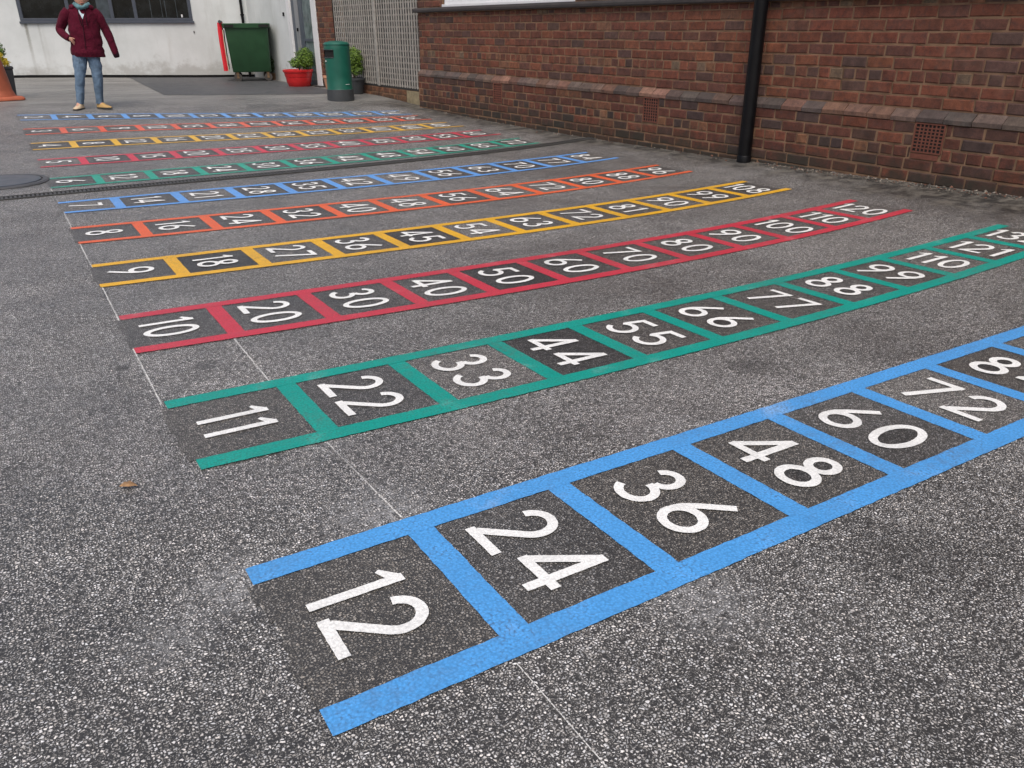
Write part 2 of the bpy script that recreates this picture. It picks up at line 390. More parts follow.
def arc(cx, cy, rx, ry, a0, a1, n=18):
    return [(cx + rx*math.cos(math.radians(a0 + (a1-a0)*i/n)), cy + ry*math.sin(math.radians(a0 + (a1-a0)*i/n))) for i in range(n+1)]
SW = .061                                  # stroke half width, in digit heights
i_ = SW
GL = {  # (width, strokes); a stroke is (points, closed)
'0': (.58, [(arc(.29, .5, .29-i_, .5-i_, 90, 450, 36)[:-1], True)]),
'1': (.27, [([(.0, .80), (.10, .865), (.20, .945)], False), ([(.205, 1.0), (.205, 0)], False)]),
'2': (.56, [(arc(.27, .70, .27-i_, .30-i_, 172, -40, 26) + [(.085, .10)], False), ([(.0, i_), (.56, i_)], False)]),
'3': (.54, [(arc(.25, .745, .235-i_, .255-i_, 165, -88, 22), False), (arc(.25, .275, .285-i_, .275-i_, 95, -165, 26), False)]),
'4': (.60, [([(.44, 1.0), (.44, 0)], False), ([(.44, .955), (.05, .27)], False), ([(.0, .26), (.60, .26)], False)]),
'5': (.55, [([(.50, 1-i_), (.10, 1-i_)], False), ([(.155, 1-i_), (.085, .545)], False), (arc(.25, .315, .30-i_, .315-i_, 138, -158, 28), False)]),
'6': (.58, [(arc(.29, .29, .29-i_, .29-i_, 90, 450, 34)[:-1], True), ([(.46, .99), (.20, .66), (.095, .49), (.065, .36)], False)]),
'7': (.55, [([(.0, 1-i_), (.55, 1-i_)], False), ([(.50, .96), (.17, 0)], False)]),
'8': (.56, [(arc(.28, .755, .225-i_, .245-i_, 90, 450, 32)[:-1], True), (arc(.28, .275, .28-i_, .275-i_, 90, 450, 34)[:-1], True)]),
}
w9, s6 = GL['6']
GL['9'] = (w9, [([(w9 - x, 1 - y) for x, y in pts], c) for pts, c in s6])

def ribbon(pts, closed, half, m, tf, lift, jit, taper=False):
    n = len(pts); A = []; B = []
    for k, p in enumerate(pts):
        a = pts[(k-1) % n] if (closed or k > 0) else pts[k]; b = pts[(k+1) % n] if (closed or k < n-1) else pts[k]
        dx, dy = b[0]-a[0], b[1]-a[1]; L = math.hypot(dx, dy) or 1; nx, ny = -dy/L, dx/L
        half_ = half*(.5 + .5*min(1, 1.4*k/max(1, n-1))) if taper else half
        A.append(tf(p[0] + nx*(half_ + ru(-jit, jit)), p[1] + ny*(half_ + ru(-jit, jit)), lift))
        B.append(tf(p[0] - nx*(half_ + ru(-jit, jit)), p[1] - ny*(half_ + ru(-jit, jit)), lift))
    m.add(A + B, [(k, (k+1) % n, n + (k+1) % n, n + k) for k in range(n if closed else n-1)])

def dens(pts, closed, step=.05):
    out = []; n = len(pts)
    for k in range(n if closed else n-1):
        a, b = pts[k], pts[(k+1) % n]; L = math.hypot(b[0]-a[0], b[1]-a[1]); c = max(1, int(L/step))
        out += [(a[0]+(b[0]-a[0])*i/c, a[1]+(b[1]-a[1])*i/c) for i in range(c)]
    if not closed: out.append(pts[-1])
    return out

FILL = {'48':(1,), '60':(1,), '66':(1,), '88':(1,), '84':(0,)}
def number_mesh(txt, j0, j1, yn, yf, n=0):
    """digits read with their tops towards +x; reading direction runs towards -y"""
    h = yf - yn; H = .525 + ru(-.01, .01); xb = j0 + (j1-j0)*.5 - H/2 - (.016 if n == 12 else .024) + ru(-.008, .008)
    ws = [GL[c][0]*H*1.04*min(1.06, .35+.65*h) for c in txt]; gap = (.090 if n == 12 else .105)*h
    if len(txt) == 3: gap = .085*h
    tot = sum(ws) + gap*(len(txt)-1)
    k = min(1.0, ((.93 if len(txt) == 3 else .84)*h)/tot)
    yc = (yn + yf)/2 + ru(-.01, .01); y = yc + tot*k/2
    m = M(); half = SW*H; li = .0066; fills = []; di = -1
    for c, w in zip(txt, ws):
        gw = GL[c][0]; sx = w*k; di += 1
        for si, (pts, cl) in enumerate(GL[c][1]):
            def tf(px, py, lift, y=y, sx=sx, gw=gw): return P(xb + py*H, y - px/gw*sx, lift)
            # keep the stroke width constant in metres: offset in digit units of height
            ribbon_pts = dens(pts, cl, .035)
            A = []; 
            q = [(xb + py*H, y - px/gw*sx) for px, py in ribbon_pts]
            if cl and di in FILL.get(txt, ()): fills.append([P(x_, y_, .0046) for x_, y_ in q])
            ribbon(q, cl, half, m, lambda x_, y_, l_: P(x_, y_, l_), li + .00035*si, .0016, c == '1' and si == 0)
        y -= sx + gap*k
    return m, fills

NAMES = {12:('sky blue','twelves'),11:('teal green','elevens'),10:('crimson','tens'),9:('yellow','nines'),8:('orange','eights'),7:('light blue','sevens'),
         6:('green','sixes'),5:('rose red','fives'),4:('yellow','fours'),3:('orange','threes'),2:('pale blue','twos')}
SHADE = {44:2,50:2,18:2,45:2,10:1,20:1,30:1,40:1,60:1,9:1,33:3,27:3,54:3,55:0,66:0,70:0,11:0,22:1,12:0,24:1,36:0,48:0}
DOUBLE = {(12,60):0,(12,48):0,(10,60):1}
for n in range(12, 1, -1):
    dx, cn, cf = ROWS[n]
    near = lambda x: cn[0]*x*x + cn[1]*x + cn[2]
    far = lambda x: cf[0]*x*x + cf[1]*x + cf[2]
    colr, word = NAMES[n]
    root = thing('number_ladder', P(0, near(0)), '%s painted ladder of white numbers counting in %s from %d to %d' % (colr, word, n, 12*n), 'ground marking', 'number ladders painted across the playground')
    pm_ = MT['p%d' % n]
    xs = [0.0] + [j + dx[j-1] for j in range(1, 12)] + [12.0]
    TR = T if n >= 10 else {9:.15,8:.14,7:.13}.get(n, .12)
    step = 240 if n >= 9 else 120
    for fn, sg in ((near, -1), (far, 1)):
        m = M()
        e0, e1 = ru(.015, .025) if n == 12 else ru(.03, .06), ru(-.05, .05)
        def f(t):
            x = e0 + t*(12 + e1 - e0); y = fn(x); j1, j2 = ru(-.003, .003), ru(-.0035, .0035)
            return ((x, y + j1), (x, y + sg*(TR + j2)))
        strip(f, step, .0042, m); m.build('rail', pm_, root)
    for j in range(1, 12):
        m = M(); x = xs[j]
        def f(t):
            y = near(x) - .012 + t*(far(x) - near(x) + .024)
            return ((x - Tr/2 + ru(-.003,.003), y), (x + Tr/2 + ru(-.003,.003), y))
        strip(f, 28 if n >= 9 else 14, .0036, m); m.build('rung', pm_, root)
    for j in range(12):
        a = xs[j] + (Tr/2 if j else .01); b = xs[j+1] - (Tr/2 if j < 11 else .08)
        m = M(); nn = 8
        for r in range(6):
            def f(t):
                x = a + t*(b-a); y0, y1 = near(x), far(x)
                if j == 0 and t == 0: x += .05*mnoise.noise((r*1.3, n*2.1, 5))
                if j == 11 and t == 1: x += .10*mnoise.noise((r*1.3, n*2.1, 9))
                return ((x, y0 + (y1-y0)*r/6), (x, y0 + (y1-y0)*(r+1)/6))
            strip(f, nn, .0024, m)
        val = n*(j+1)
        si = SHADE.get(val if n >= 9 else -1, random.choice([0,1,1,3,3] if n < 9 else [0,0,1,3]))
        s = m.build('square', MT['sq'][si], root)
        nmm, fills = number_mesh(str(val), xs[j] + (Tr/2 if j else .04), xs[j+1] - Tr/2, near(j+.5), far(j+.5), n); nm = nmm.build('number', MT['white'], s)
        nm['label'] = 'white painted number %d' % val
        if n >= 11:
            for fl in fills:
                m = M(); m.add(fl, [tuple(range(len(fl)))]); m.build('dark_touch_up', MT['sq'][2], s)

# ------------------------------------------------------------------ chalk setting-out lines
def chalk_mat():
    m, nt, b = mat('worn_chalk'); g = G(nt); flat = g.pos()
    n1 = g.noise(flat, 160, 3, .7); n2 = g.noise(flat, 3.5, 3, .6)
    a = g.math('MULTIPLY', g.map(n1.outputs[0], .34, .54), g.map(n2.outputs[0], .32, .52, .55, 1.0))
    g.l(a, b.inputs['Alpha']); b.inputs['Base Color'].default_value = (.66,.66,.64,1); b.inputs['Roughness'].default_value = .9
    return m
MT['chalkl'] = chalk_mat()
def chalk(name, pts, w, label):
    m = M(); n = 160
    def f(t):
        k = t*(len(pts)-1); i = min(int(k), len(pts)-2); q = k - i
        x = pts[i][0]*(1-q) + pts[i+1][0]*q; y = pts[i][1]*(1-q) + pts[i+1][1]*q
        return ((x - w/2*ru(.6,1.3), y), (x + w/2*ru(.6,1.3), y))
    strip(f, n, .0016, m); tag(m.build(name, MT['chalkl']), label, 'chalk line', 'chalk setting out lines on the asphalt')
chalk('chalk_line', [(.03,6.3),(.05,10.5),(.05,16.2),(.03,18.0)], .013, 'long thin chalk line marking the open left ends of the teal to light blue ladders')
chalk('chalk_line', [(.03,2.62),(.03,3.45)], .008, 'short faint chalk line closing the open left end of the sky blue ladder')
chalk('chalk_line', [(.86,.5),(.88,2.35)], .006, 'faint chalk line running out of the sky blue ladder towards the viewer')
chalk('chalk_line', [(.955,3.75),(.92,4.97)], .011, 'white chalk line joining the first rungs of the sky blue and teal ladders')
chalk('chalk_line', [(.90,6.34),(.92,7.6)], .014, 'faint chalk line joining the first rungs of the teal and crimson ladders')

# ------------------------------------------------------------------ drain channel and manhole
def dline(x): return 17.33 + .078*x + .0006*x*x
dm = M(); DW = .13
strip(lambda t: ((-30 + t*44.0, dline(max(-3,-30 + t*44.0)) - DW), (-30 + t*44.0, dline(max(-3,-30 + t*44.0)) + DW)), 160, .003, dm)
dr = thing('drain_channel', P(0, dline(0)), 'black slotted drain channel crossing the playground between the light blue and green ladders', 'drain')
dm.build('channel_bed', MT['dark'], dr)
gm = M(); x = -5.0
while x < 13.6:
    y = dline(x); a = P(x, y-DW+.03, .003); b_ = P(x+.036, y+DW-.03, .009)
    gm.box((a[0], a[1], min(a[2], b_[2]-.012)), b_); x += .072
for sg in (-1, 1):
    for k in range(60):
        xa = -5 + k*18.6/60; xb = xa + 18.6/60
        pa, pb = P(xa, dline(xa)+sg*DW, .002), P(xb, dline(xb)+sg*DW, .002)
        gm.obox(pa, Vector(pb)-Vector(pa), (0, .012*sg, 0), (0,0,.0085))
gm.build('grate', MT['grate'], dr)

mh = thing('manhole_cover', P(-.80, 19.2), 'round dark iron manhole cover in the asphalt left of the green ladder', 'manhole cover')
m = M(); z0 = zg(-.8, 19.2)*U
m.lathe([(.30, z0+.002), (.30, z0+.0135), (.285, z0+.016), (.0005, z0+.016)], -.8*U, 19.2*U, 40); m.build('lid', MT['mhlid'], mh)
m = M()
m.lathe([(.312, z0-.01), (.312, z0+.012), (.345, z0+.012), (.36, z0+.002), (.36, z0-.01)], -.8*U, 19.2*U, 40, cap=False); m.build('frame', MT['patch'], mh)

# ------------------------------------------------------------------ brickwork
PAL = [(.140,.049,.030)]*8 + [(.122,.047,.031)]*7 + [(.102,.045,.033)]*5 + [(.082,.046,.038)]*3 + [(.160,.060,.034)]*3 + [(.072,.043,.036)]*1 + [(.155,.075,.046)]
PALH = PAL + [(.16,.076,.044)]*4 + [(.13,.090,.060)]*2
PALP = [(.094,.036,.025)]*6 + [(.070,.036,.028)]*5 + [(.130,.045,.027)]*3 + [(.14,.060,.034)]*1 + [(.052,.035,.031)]*2
PALPH = PALP + [(.155,.072,.040)]*3
BT = Vector((math.sin(WTH), -math.cos(WTH), 0))      # along the wall, towards the viewer's right (decreasing y)
def brick(m, o, along, out, z0, z1, L, dep, col, ch=.0075):
    """one brick: o = left end on the wall plane, out = outward normal"""
    j = [ru(-.0030, .0030) for _ in range(8)]; d = dep + ru(-.002, .002)
    Z = Vector((0,0,1))
    a = [o + along*(0+j[0]) + Z*(z0+j[1]), o + along*(L+j[2]) + Z*(z0+j[3]), o + along*(L+j[4]) + Z*(z1+j[5]), o + along*(0+j[6]) + Z*(z1+j[7])]
    c = (a[0]+a[1]+a[2]+a[3])/4
    base = [p - out*.004 for p in a]
    mid = [p + out*(d-ch*.8) for p in a]
    ins = [p + along*(ch if (p-c).dot(along) < 0 else -ch) + Z*(ch if p.z < c.z else -ch) + out*d for p in a]
    kk = ru(.95, 1.27); cc = tuple(x*kk*ru(.97, 1.03) for x in col)
    fs = []
    for k in range(4):
        k2 = (k+1) % 4
        fs += [(k, k2, 4+k2, 4+k), (4+k, 4+k2, 8+k2, 8+k)]
    fs.append((8,9,10,11))
    b = len(m.v)
    m.add(base+mid+ins, fs, cc)

def courses(m, start, along, out, length, zlist, dep=.005, holes=(), palS=PAL, palH=PALH, sl=.565*U, seed=0):
    """zlist: (z0,z1,'S'|'H') in metres; holes: (s0,s1,z0,z1)"""
    J = .0105
    for ci, (z0, z1, kind) in enumerate(zlist):
        L = sl if kind == 'S' else sl/2
        s = -ru(0, 1)*L if kind == 'S' else -L*.5
        s = -((ci*.5) % 1)*L + ru(-.03, .03)
        while s < length:
            l_ = L*ru(.965, 1.03); s0, s1 = max(s, 0), min(s + l_ - J, length)
            s += l_
            if s1 - s0 < .015: continue
            segs = [(s0, s1)]
            for (h0, h1, hz0, hz1) in holes:
                if z1 - .012 <= hz0 or z0 + .012 >= hz1: continue
                ns = []
                for (p, q) in segs:
                    if q <= h0 or p >= h1: ns.append((p, q)); continue
                    if h0 - p > .02: ns.append((p, h0 - .006))
                    if q - h1 > .02: ns.append((h1 + .006, q))
                segs = ns
            for (p, q) in segs:
                brick(m, start + along*p, along, out, z0 + J/2, z1 - J/2, q - p, dep, random.choice(palS if kind == 'S' else palH))

W0 = Vector((13.16*U, 0, 0))                          # left end of the wall on the plinth plane
def wallpt(y):                                        # point of the plinth plane at depth y (u)
    return Vector(((14.39 - y*math.sin(WTH))/math.cos(WTH)*U, y*U, 0))
OUT = -WN
YL = 28.7; YR = -16.0
A = wallpt(YL); LEN = (YL - YR)*U/math.cos(WTH)
CRS = .2195*U; ZL = .97*U; ZT = 1.19*U; REC = .115*U   # plinth lip, top of the sloped course, recess of the upper wall
bb = thing('brick_building', (A.x + 1.5, A.y - 3, 0), 'long red brick building with sloped plinth course on the right of the playground', 'building')
# mortar backing slabs (upper wall and plinth)
WIN = [(26.9, 19.6), (12.2, 5.0)]
def sof(y): return (YL - y)*U/math.cos(WTH)
SILL0, SILL1 = 3.09*U, 3.235*U
WTOP = 11.5*U
m = M()
up0 = A - OUT*REC
def slab(m, s0, s1, z0, z1, o, depth):
    m.obox(o + BT*s0 + Vector((0,0,z0)), BT*(s1-s0), -OUT*depth, (0,0,z1-z0))
HOLE_T = 9.0*U
slab(m, 0, LEN, ZL - .05, SILL1, up0, .25)
ss = [0]
for a_, b_ in WIN: ss += [sof(a_), sof(b_)]
ss.append(LEN)
for k in range(0, len(ss), 2): slab(m, ss[k], ss[k+1], SILL1, HOLE_T, up0, .25)
slab(m, 0, LEN, HOLE_T, WTOP, up0, .25)
wall_o = m.build('wall_core', MT['mortar'], bb)
m = M()
zl = []; z = ZT; pat = ['S','S','H','S','S','S','S','S','H']
for k in range(9): zl.append((z, z+CRS, pat[k])); z += CRS
zl[-1] = (zl[-1][0], SILL0 - .003, 'H')
courses(m, up0, BT, OUT, LEN, zl, holes=())
zl = []; z = SILL1 + .004; k = 0
while z + CRS < WTOP: zl.append((z, z+CRS, 'H' if k % 6 == 5 else 'S')); z += CRS; k += 1
courses(m, up0, BT, OUT, LEN, zl, holes=[(sof(a_), sof(b_), SILL1-.1, HOLE_T) for a_, b_ in WIN])
# bricks of the returned left end
courses(m, up0 - OUT*.35*U*2 + Vector((0,0,0)), (OUT).normalized(), -BT, .28, [(ZT + i*CRS, ZT + (i+1)*CRS, 'S' if i % 2 else 'H') for i in range(8)])
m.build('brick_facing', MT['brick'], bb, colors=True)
# plinth
m = M(); slab(m, 0, LEN, -.35, ZL - .006, A, .28); m.build('plinth_core', MT['mortar'], bb)
VENTS = [(9.17, 8.59, .962, .316), (16.52, 15.98, .962, .316), (23.57, 23.11, .962, .316)]
holes = [(sof(a_), sof(b_), z0*U, z1*U) for a_, b_, z1, z0 in VENTS]
m = M(); zl = []; z = ZL; k = 0; pp = ['S','S','H','S','S','S','H','S']
for k in range(8): zl.append((z - CRS, z, pp[k])); z -= CRS
courses(m, A, BT, OUT, LEN, zl, holes=holes, palS=PALP, palH=PALPH)
courses(m, A - OUT*.24, OUT, -BT, .24, [(zz[0], zz[1], zz[2]) for zz in zl], palS=PALP, palH=PALPH)
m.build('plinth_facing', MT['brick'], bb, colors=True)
# sloped cap course
m = M(); s = 0
capcol = [(.105,.076,.065)]*5 + [(.078,.062,.057)]*4 + [(.12,.080,.063)]*3 + [(.14,.078,.056)]*2
Z = Vector((0,0,1))
while s < LEN:
    L = .50*U*ru(.96, 1.05); s1 = min(s + L - .006, LEN); o = A + BT*s; l = BT*(s1 - s)
    near_v = any(abs(s + L/2 - (h[0]+h[1])/2) < .20 for h in holes[1:])
    col = random.choice(capcol) if not near_v else (.20,.11,.08)
    kk = ru(.8,1.25); col = tuple(c*kk*ru(.97,1.03) for c in col); jz = ru(-.003, .003); jd = ru(-.003,.003); sk = BT*ru(.0, .012)
    f0 = o + OUT*(.010+jd) + Z*(ZL+jz); f1 = o + OUT*(.010+jd) + Z*(ZL+.030+jz); t1 = o - OUT*(REC) + Z*(ZT - .004+jz) + sk; b0 = o - OUT*(REC) + Z*(ZL+jz)
    vs = [f0, f1, t1, b0, f0+l, f1+l, t1+l, b0+l]
    m.add(vs, [(0,4,5,1),(1,5,6,2),(0,1,2,3),(4,7,6,5),(0,3,7,4)], col); s += L
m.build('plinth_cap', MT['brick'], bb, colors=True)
m = M(); m.obox(A - OUT*(REC+.01) + Z*(ZL-.004), BT*LEN, OUT*.118*U, Z*.010); 
m.obox(A - OUT*(REC+.004) + Z*(ZL+.008), BT*LEN, OUT*(REC*.45), Z*.055)
m.build('cap_bed', MT['mortar'], bb)
# projecting stone sill course
m = M(); o = A - OUT*REC
pr = [(-.02, SILL0), (.055, SILL0), (.062, SILL0+.012), (.062, SILL0+.034), (.04, SILL1), (-.02, SILL1)]
m.loft([[o + BT*s_ + OUT*p + Z*z_ for p, z_ in pr] for s_ in frange(-.05, LEN, .6)])
m.build('sill_course', MT['sill'], bb)
# windows above the sill course
for a_, b_ in WIN:
    s0, s1 = sof(a_), sof(b_); o = A - OUT*(REC + .02)
    m = M(); f = .055
    def bar(x0, x1, z0, z1, d0=.0, d1=.05): m.obox(o + BT*x0 + OUT*(-d1) + Z*z0, BT*(x1-x0), OUT*(d1-d0), Z*(z1-z0))
    bar(s0-.0, s1, SILL1+.002, SILL1+.035, -.035, .05)
    bar(s0+.02, s0+.02+f, SILL1+.035, HOLE_T); bar(s1-.02-f, s1-.02, SILL1+.035, HOLE_T)
    nb = 3
    for k in range(1, nb): xc = s0 + (s1-s0)*k/nb; bar(xc-f/2, xc+f/2, SILL1+.035+f, HOLE_T-f)
    bar(s0+.02+f, s1-.02-f, SILL1+.035, SILL1+.035+f); bar(s0+.02+f, s1-.02-f, HOLE_T-f, HOLE_T)
    w = m.build('window', MT['upvc'], bb, bevel=.004)
    m = M(); m.obox(o + BT*(s0+.03) - OUT*.035 + Z*(SILL1+.05), BT*(s1-s0-.06), OUT*.006, Z*(HOLE_T-SILL1-.08)); m.build('pane', MT['glass'], w)
# air bricks
for vi, (ya, yb, z1, z0) in enumerate(VENTS):
    s0, s1 = sof(ya), sof(yb); z0 *= U; z1 *= U; wv = s1 - s0; hv = z1 - z0 - (.045 if vi == 0 else .02); zb = z1 - hv
    m = M(); o = A + BT*s0; nc, nr = (7, 8) if vi == 0 else (6, 8)
    bar_w = .010
    px, pz = (wv - .02)/nc, (hv - .02)/nr; d = .006
    m.obox(o + Z*zb - OUT*.03, BT*wv, OUT*(.03+d+.003), Z*.010); m.obox(o + Z*(z1-.010) - OUT*.03, BT*wv, OUT*(.03+d+.003), Z*.010)
    m.obox(o + Z*(zb+.01) - OUT*.03, BT*.010, OUT*(.03+d+.003), Z*(hv-.02)); m.obox(o + BT*(wv-.010) + Z*(zb+.01) - OUT*.03, BT*.010, OUT*(.03+d+.003), Z*(hv-.02))
    for k in range(1, nc): m.obox(o + BT*(.01+k*px-bar_w/2) + Z*(zb+.0101) - OUT*.03, BT*bar_w, OUT*(.03+d), Z*(hv-.0202))
    for k in range(1, nr): m.obox(o + BT*.0101 + Z*(zb+.01+k*pz-bar_w*.45) - OUT*.03, BT*(wv-.0202), OUT*(.03+d-.0012), Z*bar_w*.9)
    v = m.build('air_vent', MT['vent'], bb)
    m = M(); m.obox(o + BT*.004 + Z*(zb+.004) + OUT*.0005, BT*(wv-.008), OUT*.001, Z*(hv-.008)); m.build('vent_recess', MT['dark'], v)
    if vi == 0:
        m = M(); m.obox(o + BT*.004 + Z*z0 - OUT*.01, BT*(wv-.02), OUT*.016, Z*.038); m.build('tile_below', MT['vent'], v)

# drainpipe on the brick wall
pc = wallpt(12.98) + OUT*.060
zb = zg(pc.x/U, pc.y/U)*U
dp = thing('drainpipe', (pc.x, pc.y, zb), 'black cast iron drainpipe running up the red brick wall', 'drainpipe')
m = M(); m.tube([(pc.x, pc.y, zb - .02), (pc.x, pc.y, WTOP - .1)], .059, 24); m.build('pipe', MT['black'], dp, smooth=True, angle=40)
m = M()
m.lathe([(.0592, zb+1.72), (.071, zb+1.725), (.071, zb+1.80), (.0592, zb+1.81)], pc.x, pc.y, 24, cap=False); m.build('collar', MT['black'], dp, smooth=True, angle=40)
m = M(); m.lathe([(.0592, zb-.01), (.064, zb-.01), (.064, zb+.05), (.0592, zb+.06)], pc.x, pc.y, 24, cap=False); m.build('shoe', MT['black'], dp, smooth=True, angle=40)

# ------------------------------------------------------------------ side line: trellis, low wall, brick pier
def sl(y): return 13.45 - .03*(y - 28.8)
def SP(y, z=0, out=0.0):                              # metres; out = towards the playground
    return Vector((sl(y)*U - out, y*U, z))
SD = (SP(28) - SP(40)).normalized()                   # towards the viewer
SO = Vector((SD.y, -SD.x, 0))                         # outward (towards -x)
if SO.x > 0: SO = -SO
# low wall
lw = thing('low_brick_wall', SP(33, zg(13.3,33)*U), 'low orange brick wall with a buff stone block under the grey trellis', 'wall')
zl0 = zg(13.3, 32)*U
m = M(); m.obox(SP(36.9, zl0 - .15), SD*((36.9-28.3)*U), -SO*.2, Z*(.36*U + .15 - zl0)); m.build('wall_core', MT['mortar'], lw)
m = M(); ztop = .36*U
courses(m, SP(36.9), SD, SO, (36.9-30.35)*U, [(ztop - (k+1)*CRS, ztop - k*CRS, 'S') for k in range(5)], palS=[(.20,.085,.045),(.25,.11,.055),(.16,.07,.04)])
m.build('brick_facing', MT['brick'], lw, colors=True)
m = M(); m.obox(SP(30.3, zl0-.1), SD*(1.7*U), SO*.012, Z*(ztop - .004 - zl0 + .1)); m.build('stone_block', MT['stone'], lw, bevel=.006)
# trellis
tz0, tz1 = .47*U, 6.2*U
tr = thing('trellis_screen', SP(33, tz0), 'tall grey timber trellis screen of close square slats beside the brick wall', 'trellis')
for zq, dq, hq in ((.37*U, .10, .035), (tz1, .05, .05)):
    m = M(); m.obox(SP(37.0, zq), SD*((37.0-28.3)*U), -SO*dq, Z*hq); m.build('rail_beam', MT['back'], tr)
m = M(); Ltr = (37.0-28.6)*U; sp = .085
k = 0
while k*sp < Ltr:
    w_ = .030*ru(.85,1.15); m.obox(SP(37.0, tz0 - .01) + SD*(k*sp) + SO*.012, SD*w_, SO*.010*ru(.8,1.2), Z*(tz1 - tz0)); k += 1
m.build('slats', MT['lattice'], tr)
m = M(); k = 0
while tz0 + k*sp < tz1: m.obox(SP(37.0, tz0 + k*sp) - SO*.001, SD*Ltr, SO*.0115, Z*.022*ru(.85,1.15)); k += 1
m.build('cross_slats', MT['latticeD'], tr)
m = M(); m.obox(SP(32.75, tz0-.02) + SO*.024, SD*.06, SO*.02, Z*(tz1-tz0+.05)); m.build('post', MT['lattice'], tr)
m = M(); m.obox(SP(37.0, .37*U) - SO*.16, SD*((37.0-28.2)*U), -SO*.04, Z*(tz1 - .37*U)); m.build('back_boarding', MT['back'], tr)
# brick pier
bp = thing('brick_pier', SP(38.3, 0), 'narrow brown brick pier between the white doorway and the trellis', 'wall')
m = M(); m.obox(SP(39.2, -.2), SD*(1.95*U), -SO*.3, Z*(WTOP+.2)); m.build('wall_core', MT['mortar'], bp)
m = M(); zl = [(-.1 + k*CRS, -.1 + (k+1)*CRS, 'S' if k % 2 else 'H') for k in range(int((WTOP+.1)/CRS))]
courses(m, SP(39.2), SD, SO, 1.95*U, zl, palS=PAL, palH=PAL); m.build('brick_facing', MT['brick'], bp, colors=True)
m = M(); m.obox(SP(37.3, -.15) + SO*.0, SD*.03, -SO*.12, Z*WTOP); m.build('dark_gap_strip', MT['dark'], bp)  # near-black strip for the gap beside the trellis, its shade painted as colour

# ------------------------------------------------------------------ white building
AW = math.radians(-10); DWv = Vector((math.cos(AW), math.sin(AW), 0)); NW = Vector((math.sin(AW), -math.cos(AW), 0))   # NW faces the viewer
PW = Vector((5.9*U, 51*U, 0))
def WP(s, z=0, out=0): return PW + DWv*(s*U) + NW*out + Z*z
CORN = 7.06
wb = thing('white_building', (PW.x, PW.y, zg(5.9, 51)*U), 'white rendered building with a long grey framed window at the far end', 'building')
WT = 11.0*U
def zbase(s): 
    q = WP(s); return zg(q.x/U, q.y/U)*U
wl, wr, wz0, wz1 = -4.32, 4.08, 2.90*U, 6.2*U
m = M()
def wslab(s0, s1, z0a, z0b, z1, d=.3):
    a = WP(s0); b = WP(s1); bk = -NW*d
    vs = [a+Z*z0a, b+Z*z0b, b+bk+Z*z0b, a+bk+Z*z0a, a+Z*z1, b+Z*z1, b+bk+Z*z1, a+bk+Z*z1]
    m.add(vs, [(0,3,2,1),(4,5,6,7),(0,1,5,4),(1,2,6,5),(2,3,7,6),(3,0,4,7)])
G_ = .055
segs = frange(-40, wl, 3) 
for k in range(len(segs)-1): wslab(segs[k], segs[k+1], zbase(segs[k])+G_, zbase(segs[k+1])+G_, WT)
segs = frange(wl, wr, 2.1)
for k in range(len(segs)-1):
    wslab(segs[k], segs[k+1], zbase(segs[k])+G_, zbase(segs[k+1])+G_, wz0); 
wslab(wl, wr, wz1, wz1, WT)
segs = frange(wr, CORN, 1.5)
for k in range(len(segs)-1): wslab(segs[k], segs[k+1], zbase(segs[k])+G_, zbase(segs[k+1])+G_, WT)
# side return with the doorway
YD0, YD1 = 43.2, 39.25                                  # doorway
yc = WP(CORN).y/U
m.obox(SP(yc, -.2), SD*((yc-YD0)*U), -SO*.3, Z*(WT+.2))
m.obox(SP(YD0, 5.6*U), SD*((YD0-YD1)*U), -SO*.3, Z*(WT-5.6*U))
m.build('wall', MT['render'], wb)
m = M()
for a_, b_ in [(x, x+2) for x in range(-40, 6, 2)] + [(6, 7)]:
    a = WP(a_, zbase(a_)-.1, -.018); b = WP(b_, zbase(b_)-.1, -.018)
    m.add([a, b, b+Z*(.1+G_+.004), a+Z*(.1+G_+.004), a-NW*.1, b-NW*.1, b-NW*.1+Z*(.1+G_+.004), a-NW*.1+Z*(.1+G_+.004)], [(0,1,2,3),(5,4,7,6),(3,2,6,7),(4,0,3,7),(1,5,6,2),(0,4,5,1)])
m.build('base_recess', MT['dark'], wb)  # near-black strip under the white wall; the shadow gap's shade is in its colour
# long window
m = M(); f = .06
def wb_bar(m, s0, s1, z0, z1, d0=-.012, d1=.06): m.obox(WP(s0, z0, -d1), DWv*((s1-s0)*U), NW*(d1-d0), Z*(z1-z0))
wb_bar(m, wl-.04, wr+.05, wz0-.012, wz0+.03, -.045, .08)
wb_bar(m, wl, wr, wz0+.031, wz0+.09); wb_bar(m, wl, wr, wz1-.07, wz1)
for s_ in (wl, wr-.17, -.02, 1.14, -2.1): wb_bar(m, s_, s_+.17, wz0+.0905, wz1-.0705)
w = m.build('window', MT['frame'], wb, bevel=.004)
for (s0, s1, mt) in ((wl+.18, -2.1, 'glass'), (-1.92, -.62, 'glass'), (-.62, -.03, 'blind'), (.16, 1.13, 'glass'), (1.32, wr-.18, 'glass')):
    m = M(); wb_bar(m, s0, s1, wz0+.085, wz1-.065, .03, .04); m.build('pane', MT[mt], w)
m = M()
for s_ in (2.0, 2.55, 2.75, 3.3): wb_bar(m, s_, s_+.03, wz0+.10, wz1-.08, .028, .0299)
m.build('blind_cord', MT['blind'], w)
m = M(); m.lathe([(.0, 0), (.018, .0), (.02, .05), (.0, .055)], 0, 0, 10, cap=False)
m.v = [tuple(WP(3.55, wz0 + .105, -.015) + Vector(v)) for v in m.v]; m.build('ornament', MT['upvc'], w)
